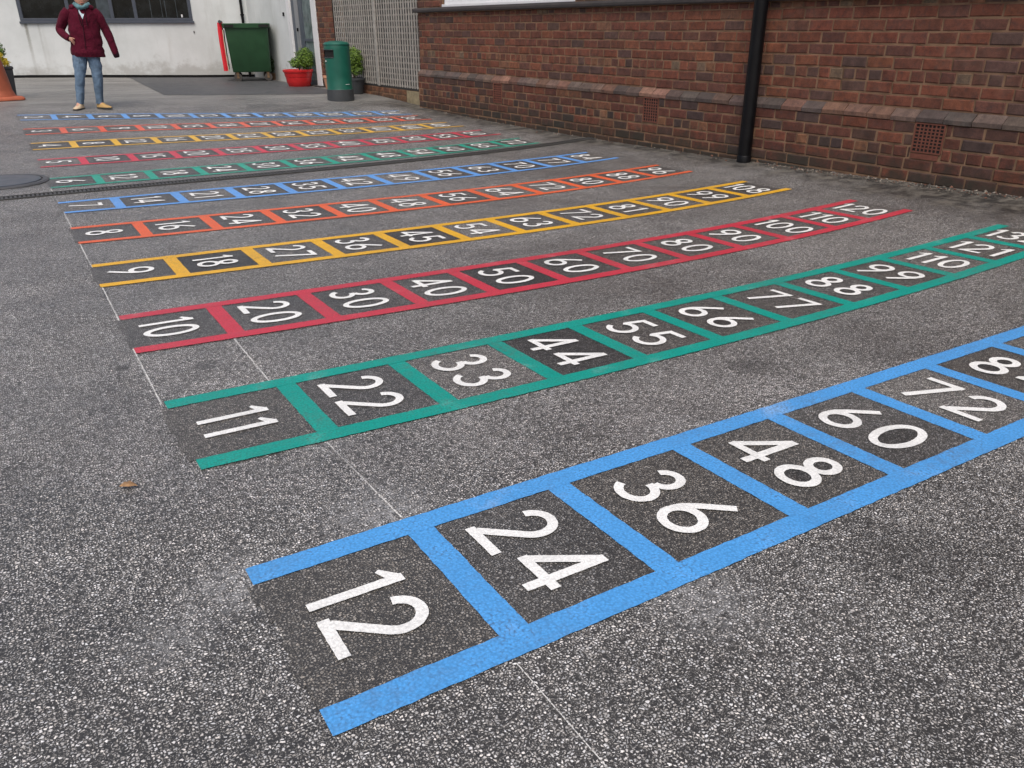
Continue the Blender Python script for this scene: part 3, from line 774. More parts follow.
# small wall fittings
m = M(); m.obox(WP(4.02, 2.36*U, 0), DWv*.02, NW*.012, Z*.045); m.build('wall_fitting', MT['black'], wb)
m = M(); m.obox(SP(43.75, 3.15*U) + SO*.0, SD*.05, SO*.025, Z*.07); m.build('bell_push', MT['black'], wb)
# door in the side return
df = M(); zf = zg(13, 41.5)*U; dt = 5.5*U
df.obox(SP(YD0, zf-.02) + SO*.012, SD*(.42*U), -SO*.12, Z*(dt-zf+.05))
df.obox(SP(39.85, zf-.02) + SO*.012, SD*(.59*U), -SO*.12, Z*(dt-zf+.05))
df.obox(SP(YD0-.42, dt) + SO*.010, SD*((YD0-.42-39.85)*U), -SO*.12, Z*.07)
door = thing('double_door', SP(41.7, zf), 'grey and glazed double door in a white frame at the corner by the red pot', 'door')
df.build('frame', MT['upvc'], door, bevel=.004)
MT['doorg'] = simple('grey_door_panel', (.075,.092,.115), .45); MT['doorl'] = simple('pale_grey_door_edge', (.24,.25,.26), .4)
m = M(); m.obox(SP(42.76, zf) - SO*.03, SD*(.45*U), -SO*.05, Z*(dt-zf-.01)); m.build('door_leaf', MT['doorg'], door)
m = M(); m.obox(SP(42.3, zf) - SO*.02, SD*(.49*U), -SO*.05, Z*(dt-zf-.01)); d2 = m.build('door_leaf', MT['doorl'], door)
m = M(); m.obox(SP(42.0, 2.45*U) - SO*.019, SD*.022, SO*.03, Z*.06); m.build('handle', MT['black'], d2)
m = M(); m.obox(SP(41.80, zf) - SO*.03, SD*(.5*U), -SO*.05, Z*(dt-zf-.01)); m.build('door_edge', MT['doorg'], door)
MT['dglass'] = glass('door_glass', (.16,.20,.20), .05)
m = M(); m.obox(SP(41.29, zf+.02) - SO*.045, SD*(1.42*U), -SO*.02, Z*(dt-zf-.04)); m.build('pane', MT['dglass'], door)
m = M(); m.obox(SP(41.29, 2.0*U) - SO*.040, SD*(1.42*U), SO*.012, Z*.05); m.obox(SP(41.29, zf) - SO*.040, SD*(1.42*U), SO*.012, Z*.10); m.build('glazing_bar', MT['doorg'], door)
m = M(); m.obox(SP(YD0-.3, zf-.03) + SO*.10, SD*((YD0-YD1)*U), -SO*.14, Z*.05); m.build('threshold', MT['sill'], door)
# thin black downpipe on the white wall
q = WP(7.28 - .25, 0, .03)
wp = thing('downpipe', (q.x, q.y, zbase(7)), 'thin black downpipe on the white wall behind the green wheeled bin', 'drainpipe')
m = M(); m.tube([WP(6.72, zbase(7), .035), WP(6.72, WT-.05, .035)], .030, 14); m.build('pipe', MT['black'], wp, smooth=True, angle=40)
m = M()
for zz in (1.3, 2.6): m.obox(WP(6.62, zz, 0), DWv*.08, NW*.07, Z*.03)
m.build('bracket', MT['black'], wp)

# ------------------------------------------------------------------ wheeled bin with red lid
def local_frame(px, py):
    """axes of something turned towards the viewer: r = viewer's right, b = away"""
    v = Vector((px*U + .236, py*U, 0)).normalized(); return Vector((v.y, -v.x, 0)), v
bx, by = 11.72, 46.6; br, bk = local_frame(bx, by); bz = zg(bx, by)*U
bo = Vector((bx*U, by*U, bz))
def B(x, y, z): return bo + br*x + bk*y + Z*z
wbin = thing('wheeled_bin', bo, 'large dark green wheeled bin with its red lid hanging open at the left', 'bin')
def rr(w0, w1, d0, d1, z, n=4, rad=.05):
    pts = []
    for cx, cy, a0 in ((w1-rad, d1-rad, 0), (w0+rad, d1-rad, 90), (w0+rad, d0+rad, 180), (w1-rad, d0+rad, 270)):
        for k in range(n+1):
            a = math.radians(a0 + 90*k/n); pts.append(B(cx + rad*math.cos(a), cy + rad*math.sin(a), z))
    return pts
m = M()
m.loft([rr(-.345, .425, -.46, .46, .185), rr(-.35, .43, -.48, .48, .21), rr(-.395, .455, -.56, .56, .95), rr(-.405, .46, -.575, .575, 1.04), rr(-.405,.46,-.575,.575,1.06), rr(-.375,.435,-.54,.54,1.06,), rr(-.32,.40,-.46,.46,.24)], cap=True)
m.build('body', MT['binG'], wbin, smooth=True, angle=35)
m = M()
m.loft([rr(-.40, .455, -.57, .57, 1.035), rr(-.44, .495, -.61, .61, 1.04), rr(-.45, .505, -.62, .62, 1.115), rr(-.435, .49, -.60, .60, 1.125), rr(-.385,.445,-.55,.55,1.125), rr(-.377,.437,-.542,.542,1.04)], closed=True)
m.build('rim', MT['binG'], wbin, smooth=True, angle=35)
m = M()
for x0, x1 in ((-.40,-.22),(.275,.475)): m.obox(B(x0, -.628, 1.052), br*(x1-x0), bk*.012, Z*.05)
m.build('hand_grip', MT['dark'], wbin)
m = M()
for x in (-.2, 0, .2): m.obox(B(x-.012, -.545, .45), br*.024, bk*.03, Z*.50)
# red lid hanging down on the left
m = M(); prof = []
top = (-.475, 1.15)
lidpts = [(-.475, 1.14), (-.485, 1.0), (-.486, .75), (-.482, .50), (-.475, .31), (-.475, .22)]
ringsA = []
for (x, z) in lidpts:
    hw = .56
    ringsA.append([B(x-.05, -hw, z), B(x-.01, -hw-.02, z), B(x+.035, -hw, z), B(x+.035, hw, z), B(x-.01, hw+.02, z), B(x-.05, hw, z)])
m.loft(ringsA); lid = m.build('lid', MT['binR'], wbin, smooth=True, angle=40)
m = M()
for (x, z), (x2, z2) in zip(lidpts[1:-1], lidpts[2:]):
    m.add([B(x+.036,-.55,z), B(x+.056,-.55,z), B(x2+.048,-.55,z2), B(x2+.036,-.55,z2), B(x+.036,.55,z), B(x+.056,.55,z), B(x2+.048,.55,z2), B(x2+.036,.55,z2)], [(0,1,2,3),(5,4,7,6),(1,5,6,2),(4,0,3,7),(0,4,5,1),(3,2,6,7)])
m.build('lining', MT['binP'], lid)
m = M(); m.tube([B(-.475, -.62, 1.155), B(-.475, .62, 1.155)], .03, 12); m.build('hinge', MT['litterb'], wbin, smooth=True, angle=40)
wheel0 = None
for (x, y) in ((-.26,-.42), (.355,-.42), (-.26,.42), (.355,.42)):
    if wheel0 is None:
        m = M(); c = B(x, y, .085)
        rings = []
        for dx_, r in ((-.022,.06),(-.02,.082),(.02,.082),(.022,.06)):
            rings.append([c + bk*dx_ + br*(r*math.cos(2*math.pi*k/18)) + Z*(r*math.sin(2*math.pi*k/18)) for k in range(18)])
        m.loft(rings); wheel0 = m.build('wheel', MT['rubber'], wbin, smooth=True, angle=30)
        m = M()
        for sg in (-.032, .026): m.obox(c + bk*sg - br*.025 + Z*(-.02), br*.05, bk*.006, Z*.125)
        m.obox(c - bk*.034 - br*.04 + Z*.095, br*.08, bk*.068, Z*.012)
        f0 = m.build('fork', MT['rust'], wheel0)
        c0 = c
    else:
        w2 = wheel0.copy(); w2.parent = wbin; w2.location = Vector(wheel0.location) + (B(x, y, .085) - c0); link(w2)
        f2 = f0.copy(); f2.parent = w2; link(f2)

# ------------------------------------------------------------------ round litter bin
lx, ly = 11.27, 31.95; lr, lb = local_frame(lx, ly); lz = zg(lx, ly)*U
lo = Vector((lx*U, ly*U, lz)); LH = .925
lbn = thing('litter_bin', lo, 'round dark green litter bin with a square side opening and charcoal base', 'litter bin')
R_ = .196
def LB(a, r, z):  # a measured from the viewer's direction, positive to the right
    return lo - lb*(r*math.cos(a)) + lr*(r*math.sin(a)) + Z*z*LH
m = M(); NA = 72; zs = [.17, .20, .40, .60, .66, .685, .80, .815, .86, .875]
op = (math.radians(-88), math.radians(-17))
def rad(z): return R_*(1.0 + .05*(z < .18)) * (1 - .02*(z > .86))
vs = []; 
for z_ in zs:
    for k in range(NA): vs.append(LB(2*math.pi*k/NA - math.pi, rad(z_) , z_))
fs = []
for i in range(len(zs)-1):
    for k in range(NA):
        a = 2*math.pi*(k+.5)/NA - math.pi
        zc_ = (zs[i]+zs[i+1])/2
        if op[0] < a < op[1] and .685 < zc_ < .80: continue
        k2 = (k+1) % NA; fs.append((i*NA+k, i*NA+k2, (i+1)*NA+k2, (i+1)*NA+k))
b0 = len(vs)
for r_, z_ in ((R_+.004,.875),(R_+.004,.89),(R_-.02,.915),(.09,.935),(.001,.938)):
    for k in range(NA): vs.append(LB(2*math.pi*k/NA - math.pi, r_, z_))
for i in range(4):
    for k in range(NA):
        k2 = (k+1) % NA; fs.append((b0+i*NA+k, b0+i*NA+k2, b0+(i+1)*NA+k2, b0+(i+1)*NA+k))
for k in range(NA): fs.append(((len(zs)-1)*NA+k, (len(zs)-1)*NA+(k+1) % NA, b0+(k+1) % NA, b0+k))
m.add(vs, fs); m.build('body', MT['litter'], lbn, smooth=True, angle=30)
m = M(); rings = [[LB(2*math.pi*k/40, R_-.012, z_) for k in range(40)] for z_ in (.55, .87)]
m.loft(rings); m.build('liner', MT['dark'], lbn, smooth=True, angle=30)
m = M()
for z_ in (.683, .802):
    pts = [LB(op[0] + (op[1]-op[0])*k/14, R_+.004, z_) for k in range(15)]; m.tube(pts, .006, 8)
m.build('opening_trim', MT['litterb'], lbn, smooth=True)
m = M(); m.lathe([(R_+.012, lz-.01), (R_+.014, lz+.02), (R_+.010, lz+.165), (R_-.004, lz+.172)], lo.x, lo.y, 48); m.build('base', MT['litterb'], lbn, smooth=True, angle=30)
m = M(); m.tube([LB(math.radians(-62), R_+.002, .628), LB(math.radians(-62), R_+.009, .628)], .010, 10); m.build('lock', MT['upvc'], lbn)
m = M(); pts = [LB(math.radians(28 + 2.5*k), R_+.0012, .262) for k in range(10)]; m.tube(pts, .0035, 6); m.build('slot', MT['upvc'], lbn)

# ------------------------------------------------------------------ plants
def leaves(m, c, rad, n, size, squash=1.0, hollow=.45, seed=0, upbias=.3):
    rg = random.Random(seed)
    for _ in range(n):
        while True:
            d = Vector((rg.uniform(-1,1), rg.uniform(-1,1), rg.uniform(-1,1)))
            if hollow < d.length < 1: break
        lump = .82 + .36*mnoise.noise(d*2.2 + Vector((seed, 0, 0)))
        p = c + Vector((d.x*rad*lump, d.y*rad*lump, d.z*rad*squash*lump))
        nrm = (d.normalized() + Vector((rg.uniform(-.8,.8), rg.uniform(-.8,.8), rg.uniform(-.6,.9)+upbias))).normalized()
        t = nrm.orthogonal().normalized(); t = Matrix.Rotation(rg.uniform(0, 6.28), 3, nrm) @ t; b = nrm.cross(t)
        s = size*rg.uniform(.6, 1.25); w = s*.42
        col = rg.uniform(0, 1); col = (col, col, col)
        m.add([p - t*s*.5, p + b*w*.5 + nrm*s*.06, p + t*s*.55, p - b*w*.5 + nrm*s*.06], [(0,1,2,3)], col)

def pot_plant(name, label, x, y, prof, potmat, crown, leafk, n, size, seed, stem=True, extra=None):
    z = zg(x, y)*U; o = Vector((x*U, y*U, z)); t = thing(name, o, label, 'potted plant')
    if prof:
        m = M(); m.lathe([(r, z + h) for r, h in prof], o.x, o.y, 40); pot = m.build('pot', potmat, t, smooth=True, angle=30)
        rim_r, rim_h = prof[-1]
        m = M(); m.lathe([(.001, z + rim_h + .002), (rim_r*.96, z + rim_h + .002), (rim_r*.96, z + rim_h - .02)], o.x, o.y, 32); m.build('soil', MT['soil'], t)
    m = M()
    for i, (dx, dy, dz, r, sq, nn) in enumerate(crown): leaves(m, o + Vector((dx, dy, dz)), r, nn, size, sq, seed=seed+i)
    cr = m.build('foliage', MT[leafk], t, colors=True)
    if stem:
        m = M(); dx, dy, dz, r, sq, nn = crown[0]
        base = prof[-1][1] if prof else 0
        m.tube([(o.x, o.y, z + base*.8), (o.x + dx*.5, o.y + dy*.5, z + (base + dz)/2), (o.x + dx, o.y + dy, z + dz)], [.014, .011, .008], 8)
        for k in range(5):
            a = k*1.3; m.tube([(o.x + dx*.6, o.y + dy*.6, z + base*.5 + dz*.5), (o.x + dx + r*.6*math.cos(a), o.y + dy + r*.6*math.sin(a), z + dz + r*.3)], [.007,.003], 6)
        m.build('stem', MT['bark'], t)
    return t
redprof = [(.195,0),(.205,.01),(.235,.10),(.245,.17),(.25,.175),(.262,.22),(.268,.26),(.285,.265),(.290,.30),(.280,.305),(.262,.300),(.255,.285)]
pot_plant('planter', 'bright green bush in a wide red pot in front of the door', 12.33, 40.3, redprof, MT['pot'],
          [(.15,0,.52,.21,1.0,2600),(-.03,-.02,.42,.15,.8,1000),(.19,0,.42,.16,.9,1000)], 'leafL', 0, .036, 3)
pot_plant('planter', 'rounded green bush partly hidden behind the dark green litter bin', 12.78, 34.2, [(.13,0),(.17,.22),(.18,.225),(.18,.26),(.165,.262),(.155,.245)], MT['litterb'],
          [(.0,0,.58,.20,1.0,2200),(.03,0,.42,.17,.9,1200)], 'leafL', 0, .036, 11)
pot_plant('planter', 'small pale terracotta pot with a dark plant beside the brick pier', 12.98, 37.7, [(.09,0),(.125,.19),(.135,.195),(.135,.235),(.12,.236),(.112,.22)], MT['terra'],
          [(.02,0,.42,.15,1.2,500)], 'leafD', 0, .045, 21)
pot_plant('planter', 'dark shrub in a small pot beside the wheeled bin', 13.02 - .02, 47.3 - .9, [(.09,0),(.11,.12),(.115,.14),(.105,.142),(.10,.13)], MT['rust'],
          [(.02,0,.36,.15,1.15,700),(-.02,0,.26,.13,1.0,300)], 'leafD', 0, .045, 31)

# black planter with yellow flowers behind the cone
fx, fy = -.02, 37.1; fz = zg(fx, fy)*U; fo = Vector((fx*U, fy*U, fz))
fp = thing('flower_tub', fo, 'black tub of yellow flowers standing behind the orange cone', 'potted plant')
m = M(); m.loft([[fo + Vector((sx*w, sy*w, z_)) for sx, sy in ((-1,-1),(1,-1),(1,1),(-1,1))] for w, z_ in ((.13,0),(.16,.40),(.17,.40),(.17,.43),(.15,.43),(.14,.40))]); m.build('pot', MT['litterb'], fp, bevel=.01)
m = M(); m.loft([[fo + Vector((sx*.142, sy*.142, z_)) for sx, sy in ((-1,-1),(1,-1),(1,1),(-1,1))] for z_ in (.39,.405)]); m.build('soil', MT['soil'], fp)
m = M(); leaves(m, fo + Vector((-.02,-.02,.66)), .17, 900, .045, 1.2, .2, 41); m.build('foliage', MT['leafL'], fp, colors=True)
m = M(); leaves(m, fo + Vector((-.02,-.14,.58)), .12, 420, .045, .8, .3, 43)
leaves(m, fo + Vector((.08,-.14,.50)), .085, 220, .04, .9, .2, 44); m.build('flowers', MT['leafY'], fp, colors=True)

# ------------------------------------------------------------------ traffic cone
cx, cy = -.42, 35.6; cz = zg(cx, cy)*U; co = Vector((cx*U, cy*U, cz))
tc = thing('traffic_cone', co, 'faded orange traffic cone with a square base at the left edge', 'traffic cone')
m = M(); rings = []
def sq(w, z_, n=5, rad=.06):
    pts = []
    for qx, qy, a0 in ((w-rad, w-rad, 0), (-w+rad, w-rad, 90), (-w+rad, -w+rad, 180), (w-rad, -w+rad, 270)):
        for k in range(n+1):
            a = math.radians(a0 + 90*k/n); pts.append(co + Matrix.Rotation(.35, 3, 'Z') @ Vector((qx + rad*math.cos(a), qy + rad*math.sin(a), z_)))
    return pts
m.loft([sq(.295,0), sq(.305,.01), sq(.30,.035), sq(.285,.05), sq(.27,.055)]); m.build('base', MT['cone'], tc, smooth=True, angle=35)
m = M(); m.lathe([(.275,cz+.05),(.262,cz+.085),(.248,cz+.12),(.242,cz+.14),(.216,cz+.35),(.180,cz+.62),(.150,cz+.82),(.13,cz+.95),(.12,cz+.98),(.06,cz+.98),(.06,cz+.6)], co.x, co.y, 36); m.build('body', MT['cone'], tc, smooth=True, angle=40)

# ------------------------------------------------------------------ fallen leaf and a scatter of small bits
def dry_leaf(x, y, L, rz, label, seed):
    rg = random.Random(seed); z = zg(x, y)*U + .004; m = M(); n = 8
    up_, lo_, mid = [], [], []
    for k in range(n+1):
        t = k/n; w = L*.27*math.sin(math.pi*t**.8)*(1 + .15*rg.uniform(-1,1)); curl = .004*math.sin(3.0*t) + .0015*rg.uniform(-1,1)
        px = (t-.5)*L
        for lst, sy, dz in ((up_, w, .004), (mid, 0, 0), (lo_, -w, .003)):
            lst.append((px, sy, curl + dz*(w/(L*.27)) + .002))
    R = Matrix.Rotation(rz, 3, 'Z')
    vs = [tuple(Vector((x*U, y*U, z)) + R @ Vector(p)) for p in up_ + mid + lo_]; b = n+1
    m.add(vs, [(i, i+1, b+i+1, b+i) for i in range(n)] + [(b+i, b+i+1, 2*b+i+1, 2*b+i) for i in range(n)])
    o = m.build('fallen_leaf', MT['brownleaf'], smooth=True)
    sm = o.modifiers.new('thick', 'SOLIDIFY'); sm.thickness = .0008
    tag(o, label, 'leaf'); return o
dry_leaf(-.385, 5.0, .045, -.45, 'small curled brown leaf lying on the bare asphalt left of the teal ladder', 5)

# crumbled mortar and grit along the foot of the brick wall
gm = M(); rg = random.Random(99)
for i in range(900):
    y_ = rg.uniform(4.0, 27.5) if rg.random() < .5 else rg.uniform(7.0, 12.5)
    d_ = abs(rg.gauss(0, .07)) + .006; p = wallpt(y_) + OUT*d_; z_ = zg(p.x/U, p.y/U)*U
    r_ = rg.choice([.003,.004,.005,.006,.009]) * rg.uniform(.7, 1.3) * (1.6 if d_ < .03 and rg.random() < .15 else 1)
    vs = [Vector((p.x, p.y, z_ + r_*.3)) + Vector((a*r_*rg.uniform(.6,1.4), b*r_*rg.uniform(.6,1.4), c*r_*rg.uniform(.4,1.0))) for a, b, c in ((1,0,0),(0,1,0),(-1,0,0),(0,-1,0),(0,0,1),(0,0,-1))]
    k = rg.uniform(.5, 1.3); col = rg.choice([(.20,.18,.15),(.12,.11,.10),(.26,.23,.19),(.16,.075,.05)])
    gm.add(vs, [(0,1,4),(1,2,4),(2,3,4),(3,0,4),(1,0,5),(2,1,5),(3,2,5),(0,3,5)], tuple(c*k for c in col))
MT['grit'], nt_, b_ = mat('loose_grit'); g_ = G(nt_); g_.l(g_.n('ShaderNodeVertexColor', layer_name='Col').outputs[0], b_.inputs['Base Color']); b_.inputs['Roughness'].default_value = .9
tag(gm.build('grit', MT['grit'], colors=True), 'loose grit and crumbled mortar along the foot of the red brick wall', 'grit', kind='stuff')

# ------------------------------------------------------------------ person
pxu, pyu = 2.25, 31.5
pr_, pb_ = local_frame(pxu, pyu); pz = zg(pxu, pyu)*U; po = Vector((pxu*U, pyu*U, pz))
person = thing('person', po, 'person in a maroon zip hoodie and blue jeans walking with one hand in a pocket', 'person')
def H(x, y, z):                                       # x = viewer's right, y = away from the viewer
    return po + pr_*x + pb_*y + Z*z
def skin_obj(name, nodes, edges, matl, parent, sub=2, root=0):
    mw = Matrix.LocRotScale(parent.location, parent.rotation_euler, None).inverted() if parent else Matrix.Identity(4)
    me = bpy.data.meshes.new(name); me.from_pydata([tuple(mw @ H(*p[:3])) for p in nodes], edges, []); me.update()
    o = bpy.data.objects.new(name, me); link(o); o.parent = parent
    me.materials.append(matl)
    sk = o.modifiers.new('skin', 'SKIN'); sk.use_smooth_shade = True
    lay = me.skin_vertices[0].data if len(me.skin_vertices) else None
    if lay is None:
        bpy.context.view_layer.objects.active = o
    for i, p in enumerate(nodes):
        r = p[3]; rx, ry = (r if isinstance(r, tuple) else (r, r))
        me.skin_vertices[0].data[i].radius = (rx, ry); me.skin_vertices[0].data[i].use_root = (i == root)
    s = o.modifiers.new('sub', 'SUBSURF'); s.levels = sub; s.render_levels = sub
    return o
MT['skin'] = simple('skin', (.50,.27,.19), .5, var=.06)
def cloth(name, col, var=.2, s=18, bumpk=.5):
    m, nt, b = mat(name); g = G(nt); p = g.obj()
    n = g.noise(p, s, 4, .6); w = g.noise(p, 9, 3, .5, 1.2); f_ = g.noise(p, 500, 2)
    g.l(g.mix(1.0, col, g.math('MULTIPLY', g.map(n.outputs[0], .3, .7, 1-var, 1+var), g.map(f_.outputs[0], .3, .7, .85, 1.15)), 'MULTIPLY'), b.inputs['Base Color'])
    b.inputs['Roughness'].default_value = .9; b.inputs['Specular IOR Level'].default_value = .2; b.inputs['Sheen Weight'].default_value = .03
    g.l(g.bump(w.outputs[0], bumpk, .05), b.inputs['Normal']); return m
MT['hoodie'] = cloth('maroon_fleece', (.072,.003,.015)); MT['cuff'] = cloth('dark_cuff', (.016,.004,.008))
MT['jeans'] = cloth('blue_denim', (.115,.175,.250), .3, 14); MT['scarf'] = cloth('teal_scarf', (.10,.20,.225)); MT['shirt'] = cloth('pale_blue_shirt', (.50,.62,.68))
MT['shoe'] = simple('cream_canvas', (.55,.43,.29), .7); MT['shoe2'] = simple('tan_canvas', (.42,.27,.10), .7); MT['sole'] = simple('dark_sole', (.03,.03,.03), .8); MT['hair'] = simple('brown_hair', (.05,.028,.016), .55, var=.3, scale=60)
# body: one continuous skinned surface
nodes = [(.055,.00,.76,(.09,.07)), (.075,.0,.88,(.105,.08)), (.095,.0,1.03,(.12,.085)), (.115,.0,1.16,(.125,.08)), (.13,.0,1.225,(.055,.055)), (.14,-.01,1.265,(.048,.048)),
         (.148,-.015,1.315,(.066,.075)), (.152,-.01,1.39,(.072,.085)), (.154,-.005,1.44,(.045,.055)),                   # 6-8 head
         (-.03,.0,1.165,.040), (-.165,.06,.975,.034), (-.100,-.070,.890,.026),                                              # 9-11 right arm to wrist
         (.265,.0,1.165,.040), (.372,.01,.96,.034), (.424,-.02,.765,.026),                                               # 12-14 left arm
         (-.015,.0,.66,.062), (-.058,-.02,.385,.052), (-.125,.01,.085,.034), (-.150,-.055,.035,.028), (-.172,-.10,.025,.024), # leg
         (.150,.0,.66,.062), (.155,-.02,.385,.052), (.115,.02,.085,.034), (.150,-.03,.035,.028), (.185,-.075,.025,.024),
         (-.066,-.098,.862,(.024,.014)), (.433,-.022,.705,(.026,.015)),                                                    # palms 25 26
         (.150,-.085,1.33,.012), (-.115,.028,1.075,.038), (.335,.008,1.06,.038)]                                                                                         # nose 27
edges = [(0,1),(1,2),(2,3),(3,4),(4,5),(5,6),(6,7),(7,8),(3,9),(9,28),(28,10),(10,11),(11,25),(3,12),(12,29),(29,13),(13,14),(14,26),
         (0,15),(15,16),(16,17),(17,18),(18,19),(0,20),(20,21),(21,22),(22,23),(23,24),(6,27)]
def finger(pal, base, d1, d2, l1, l2):
    i = len(nodes); b = Vector(base); p1 = b + Vector(d1).normalized()*l1; p2 = p1 + Vector(d2).normalized()*l2
    nodes.extend([(*b, .0085), (*p1, .008), (*p2, .0065)]); edges.extend([(pal, i), (i, i+1), (i+1, i+2)])
for k, (ln, off) in enumerate(((.034,-.022),(.040,-.008),(.037,.007),(.029,.021))):
    finger(25, (-.052+off*.3, -.104, .845+off*.6), (.45,.5,-.8), (.3,.75,-.8), ln, ln*.75)
    finger(26, (.436+off*.7, -.024, .682), (.0,.1,-1), (-.1,.5,-.6), ln*.7, ln*.5)
finger(25, (-.060,-.108,.880), (.75,-.1,-.2), (.8,.2,-.5), .026, .020)
finger(26, (.418,-.036,.695), (-.1,-.2,-.9), (.3,.1,-1), .022, .016)
# ears
for sx in (-.078, .078): i = len(nodes); nodes.append((.150+sx, .005, 1.34, (.014,.020))); edges.append((6, i))
body = skin_obj('body', nodes, edges, MT['skin'], person)
def ell(cx, cy, cz, rx, ry, rz_, m, seg=16, rng=10, zlo=-1):
    rings = []
    for i in range(rng+1):
        a = -math.pi/2 + math.pi*i/rng
        if math.sin(a) < zlo: continue
        rings.append([H(cx + rx*max(.02, math.cos(a))*math.cos(2*math.pi*k/seg), cy + ry*max(.02, math.cos(a))*math.sin(2*math.pi*k/seg), cz + rz_*math.sin(a)) for k in range(seg)])
    m.loft(rings)
m = M(); ell(.155,.018,1.38,.092,.100,.105, m, 20, 12, -.25); ell(.150,.06,1.315,.075,.05,.10, m, 16, 10); m.build('hair', MT['hair'], person, smooth=True)
m = M()
for sx in (-.030,.030): ell(.149+sx, -.083, 1.36, .011,.006,.006, m, 10, 6)
m.build('eyes', MT['dark'], person, smooth=True)
m = M(); ell(.147,-.082,1.29,.022,.007,.006, m, 12, 6); MT['lip'] = simple('lips', (.36,.13,.11), .5); m.build('mouth', MT['lip'], person, smooth=True)

def limb(m, pts, rads, seg=18, sub=5, cap=True, wr=.0, seed=0):
    """tube through 3d points with elliptical radii (across, depth), Catmull-Rom smoothed"""
    ps = [Vector(p) for p in pts]; out = []
    for i in range(len(ps)-1):
        p0, p1, p2, p3 = ps[max(i-1,0)], ps[i], ps[i+1], ps[min(i+2, len(ps)-1)]
        for k in range(sub):
            t = k/sub
            q = .5*((2*p1) + (p2-p0)*t + (2*p0-5*p1+4*p2-p3)*t*t + (-p0+3*p1-3*p2+p3)*t**3)
            r = (rads[i][0]*(1-t) + rads[i+1][0]*t, rads[i][1]*(1-t) + rads[i+1][1]*t); out.append((q, r))
    out.append((ps[-1], rads[-1]))
    rings = []
    for i, (q, r) in enumerate(out):
        t = (out[min(i+1, len(out)-1)][0] - out[max(i-1,0)][0]).normalized()
        ax = Vector((0,1,0)); ax = (ax - t*ax.dot(t)).normalized(); bx_ = ax.cross(t).normalized()
        ring = []
        for k in range(seg):
            a = 2*math.pi*k/seg
            n_ = 1 + wr*mnoise.noise((q.x*9 + math.cos(a)*1.2 + seed, math.sin(a)*1.2, q.z*16))
            l = q + bx_*(r[0]*math.cos(a)*n_) + ax*(r[1]*math.sin(a)*n_); ring.append(H(*l))
        rings.append(ring)
    m.loft(rings, cap)
# jeans
m = M()
limb(m, [(.045,0,.80),(.02,0,.72),(-.010,0,.64),(-.035,-.015,.50),(-.060,-.025,.385),(-.085,-.01,.25),(-.118,.01,.075)], [(.10,.095),(.095,.098),(.088,.095),(.074,.082),(.060,.068),(.054,.062),(.046,.053)], wr=.14, seed=1)
limb(m, [(.085,0,.80),(.11,0,.72),(.150,0,.64),(.158,-.015,.50),(.155,-.025,.385),(.140,-.005,.25),(.117,.02,.065)], [(.10,.095),(.095,.098),(.086,.095),(.072,.082),(.060,.068),(.054,.062),(.046,.053)], wr=.14, seed=4)
m.build('jeans', MT['jeans'], person, smooth=True, angle=70)
# hoodie: trunk and sleeves
m = M()
limb(m, [(.098,0,.648),(.100,0,.69),(.106,0,.80),(.112,0,.92),(.116,0,1.04),(.122,0,1.15),(.126,0,1.21),(.13,.005,1.25)], [(.190,.135),(.200,.142),(.195,.132),(.187,.125),(.186,.122),(.185,.112),(.145,.095),(.085,.078)], seg=30, wr=.10, seed=2)
limb(m, [(-.02,0,1.20),(-.075,.01,1.14),(-.135,.045,1.04),(-.165,.06,.975),(-.135,-.02,.915),(-.080,-.095,.868)], [(.060,.065),(.068,.070),(.058,.062),(.054,.058),(.048,.050),(.038,.040)], wr=.10, seed=7)
limb(m, [(.255,0,1.20),(.300,.0,1.13),(.345,.01,1.03),(.372,.01,.96),(.402,-.005,.84),(.432,-.02,.675)], [(.060,.065),(.068,.070),(.058,.062),(.054,.058),(.049,.052),(.040,.043)], wr=.10, seed=9)
hd = m.build('hoodie', MT['hoodie'], person, smooth=True, angle=70)
m = M(); limb(m, [(.430,-.019,.69),(.437,-.022,.65),(.440,-.022,.632)], [(.041,.043),(.038,.040),(.024,.026)], cap=True); m.build('cuff', MT['cuff'], hd, smooth=True, angle=70)
m = M(); limb(m, [(.13,.03,1.235),(.135,.075,1.20),(.13,.10,1.13)], [(.11,.06),(.115,.05),(.06,.02)], wr=.1); 
limb(m, [(.055,-.045,1.25),(.02,-.03,1.235),(.03,.06,1.25),(.13,.10,1.262),(.225,.06,1.25),(.245,-.03,1.235),(.21,-.05,1.25)], [(.030,.034)]*7, wr=.1); m.build('hood', MT['hoodie'], hd, smooth=True, angle=70)
m = M(); pts = [(.079,-.1315,.70),(.092,-.126,.84),(.103,-.124,.97),(.113,-.118,1.09)]
m.tube([H(x,y-.008,z) for x,y,z in pts], .004, 6); m.build('zip', MT['cuff'], hd)
m = M()
for x0, x1 in ((.085,.092),(.165,.158)):
    m.tube([H(x0,-.098,1.215), H(x0-.004,-.122,1.12), H(x1,-.132,1.02)], .0045, 6)
m.build('drawstring', MT['cuff'], hd)
m = M(); a = [(.072,-.085,1.235),(.118,-.132,1.10),(.185,-.085,1.235)]
m.add([H(*p) for p in a] + [H(p[0], p[1]+.03, p[2]) for p in a], [(0,1,2),(3,5,4),(0,3,4,1),(1,4,5,2),(2,5,3,0)]); m.build('shirt', MT['shirt'], person)
m = M(); limb(m, [(.075,-.055,1.262),(.105,-.09,1.243),(.150,-.10,1.238),(.195,-.07,1.258),(.215,.0,1.275),(.14,.07,1.28),(.065,.0,1.275),(.075,-.055,1.268)], [(.024,.034),(.030,.030),(.020,.034),(.028,.030),(.024,.03),(.026,.03),(.024,.03),(.024,.034)], seg=12, wr=.35); m.build('scarf', MT['scarf'], person, smooth=True)
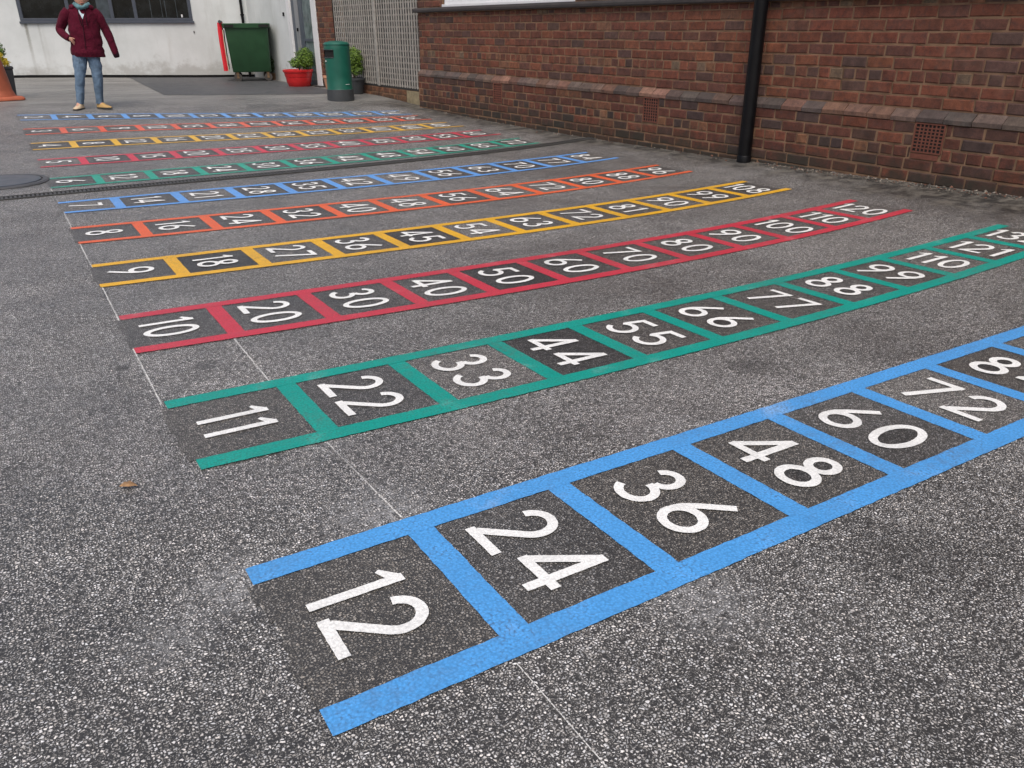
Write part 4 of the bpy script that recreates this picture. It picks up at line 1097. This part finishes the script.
# shoes
def shoe(hx, hy, tx, ty, mt):
    d = Vector((tx-hx, ty-hy, 0)); L = d.length; d.normalize(); s_ = Vector((-d.y, d.x, 0)); rings = []; sole = []
    for t, w, h in ((-.035,.026,.05),(-.02,.036,.078),(.03,.038,.082),(.30*L+.02,.040,.07),(.6*L,.044,.052),(.85*L,.043,.040),(L+.015,.030,.028),(L+.03,.012,.018)):
        c = Vector((hx, hy, 0)) + d*t
        rings.append([H(*(c + s_*(w*math.cos(a)) + Vector((0,0, .014 + (h-.014)*max(0, math.sin(a))**.7 if math.sin(a) > 0 else .014)))) for a in [math.pi*k/8 for k in range(9)]])
        sole.append([H(*(c + s_*(w*1.08*q) + Vector((0,0,z_)))) for q, z_ in ((-1,.0),(1,.0),(1,.0165),(-1,.0165))])
    m = M(); m.loft(rings); o = m.build('shoe', mt, person, smooth=True, angle=50)
    m = M(); m.loft(sole); m.build('sole', MT['sole'], o)
shoe(-.115, .015, -.185, -.135, MT['shoe']); shoe(.115, .025, .225, -.115, MT['shoe2'])

# ------------------------------------------------------------------ camera
cam = bpy.data.cameras.new('camera'); co_ = bpy.data.objects.new('camera', cam); link(co_)
fwv = Vector((0.47992323905571715, 0.7747923942515621, -0.411546389152184)); upv = Vector((0.22116782489479656, 0.3470994861868852, 0.9113762888731003)); rtv = Vector((0.8489749571368836, -0.5284114802866533, -0.004778038896264556))
R3 = Matrix((rtv, upv, -fwv)).transposed()
co_.matrix_world = Matrix.Translation(Vector((-0.590893, 0, 2.631805))*U) @ R3.to_4x4()
cam.sensor_width = 36; cam.lens = 36*792.5/1024; cam.clip_start = .02; cam.clip_end = 1000
sc.camera = co_

# ------------------------------------------------------------------ light
w = bpy.data.worlds.new('World'); sc.world = w; w.use_nodes = True; nt = w.node_tree; nt.nodes.clear()
out = nt.nodes.new('ShaderNodeOutputWorld'); bg = nt.nodes.new('ShaderNodeBackground'); sky = nt.nodes.new('ShaderNodeTexSky')
sky.sky_type = 'NISHITA'; sky.sun_disc = False
EL, ROT = 58, 215
sky.sun_elevation = math.radians(EL); sky.sun_rotation = math.radians(ROT); sky.air_density = 1.0; sky.dust_density = 6.0; sky.ozone_density = 1.0
nt.links.new(sky.outputs[0], bg.inputs[0]); nt.links.new(bg.outputs[0], out.inputs[0]); bg.inputs[1].default_value = .12
su = bpy.data.lights.new('sun', 'SUN'); su.energy = 1.0; su.angle = math.radians(40); su.color = (1, .975, .94)
so = bpy.data.objects.new('sun', su); link(so)
az = math.radians(ROT); sd = Vector((math.sin(az)*math.cos(math.radians(EL)), math.cos(az)*math.cos(math.radians(EL)), math.sin(math.radians(EL))))
so.rotation_euler = (-sd).to_track_quat('-Z', 'Y').to_euler(); so.location = (0, 0, 20)
sc.view_settings.view_transform = 'Standard'; sc.view_settings.look = 'None'; sc.view_settings.gamma = 1; sc.view_settings.exposure = 0.35
sc.render.resolution_x, sc.render.resolution_y = 1024, 768
sc.cycles.max_bounces = 6
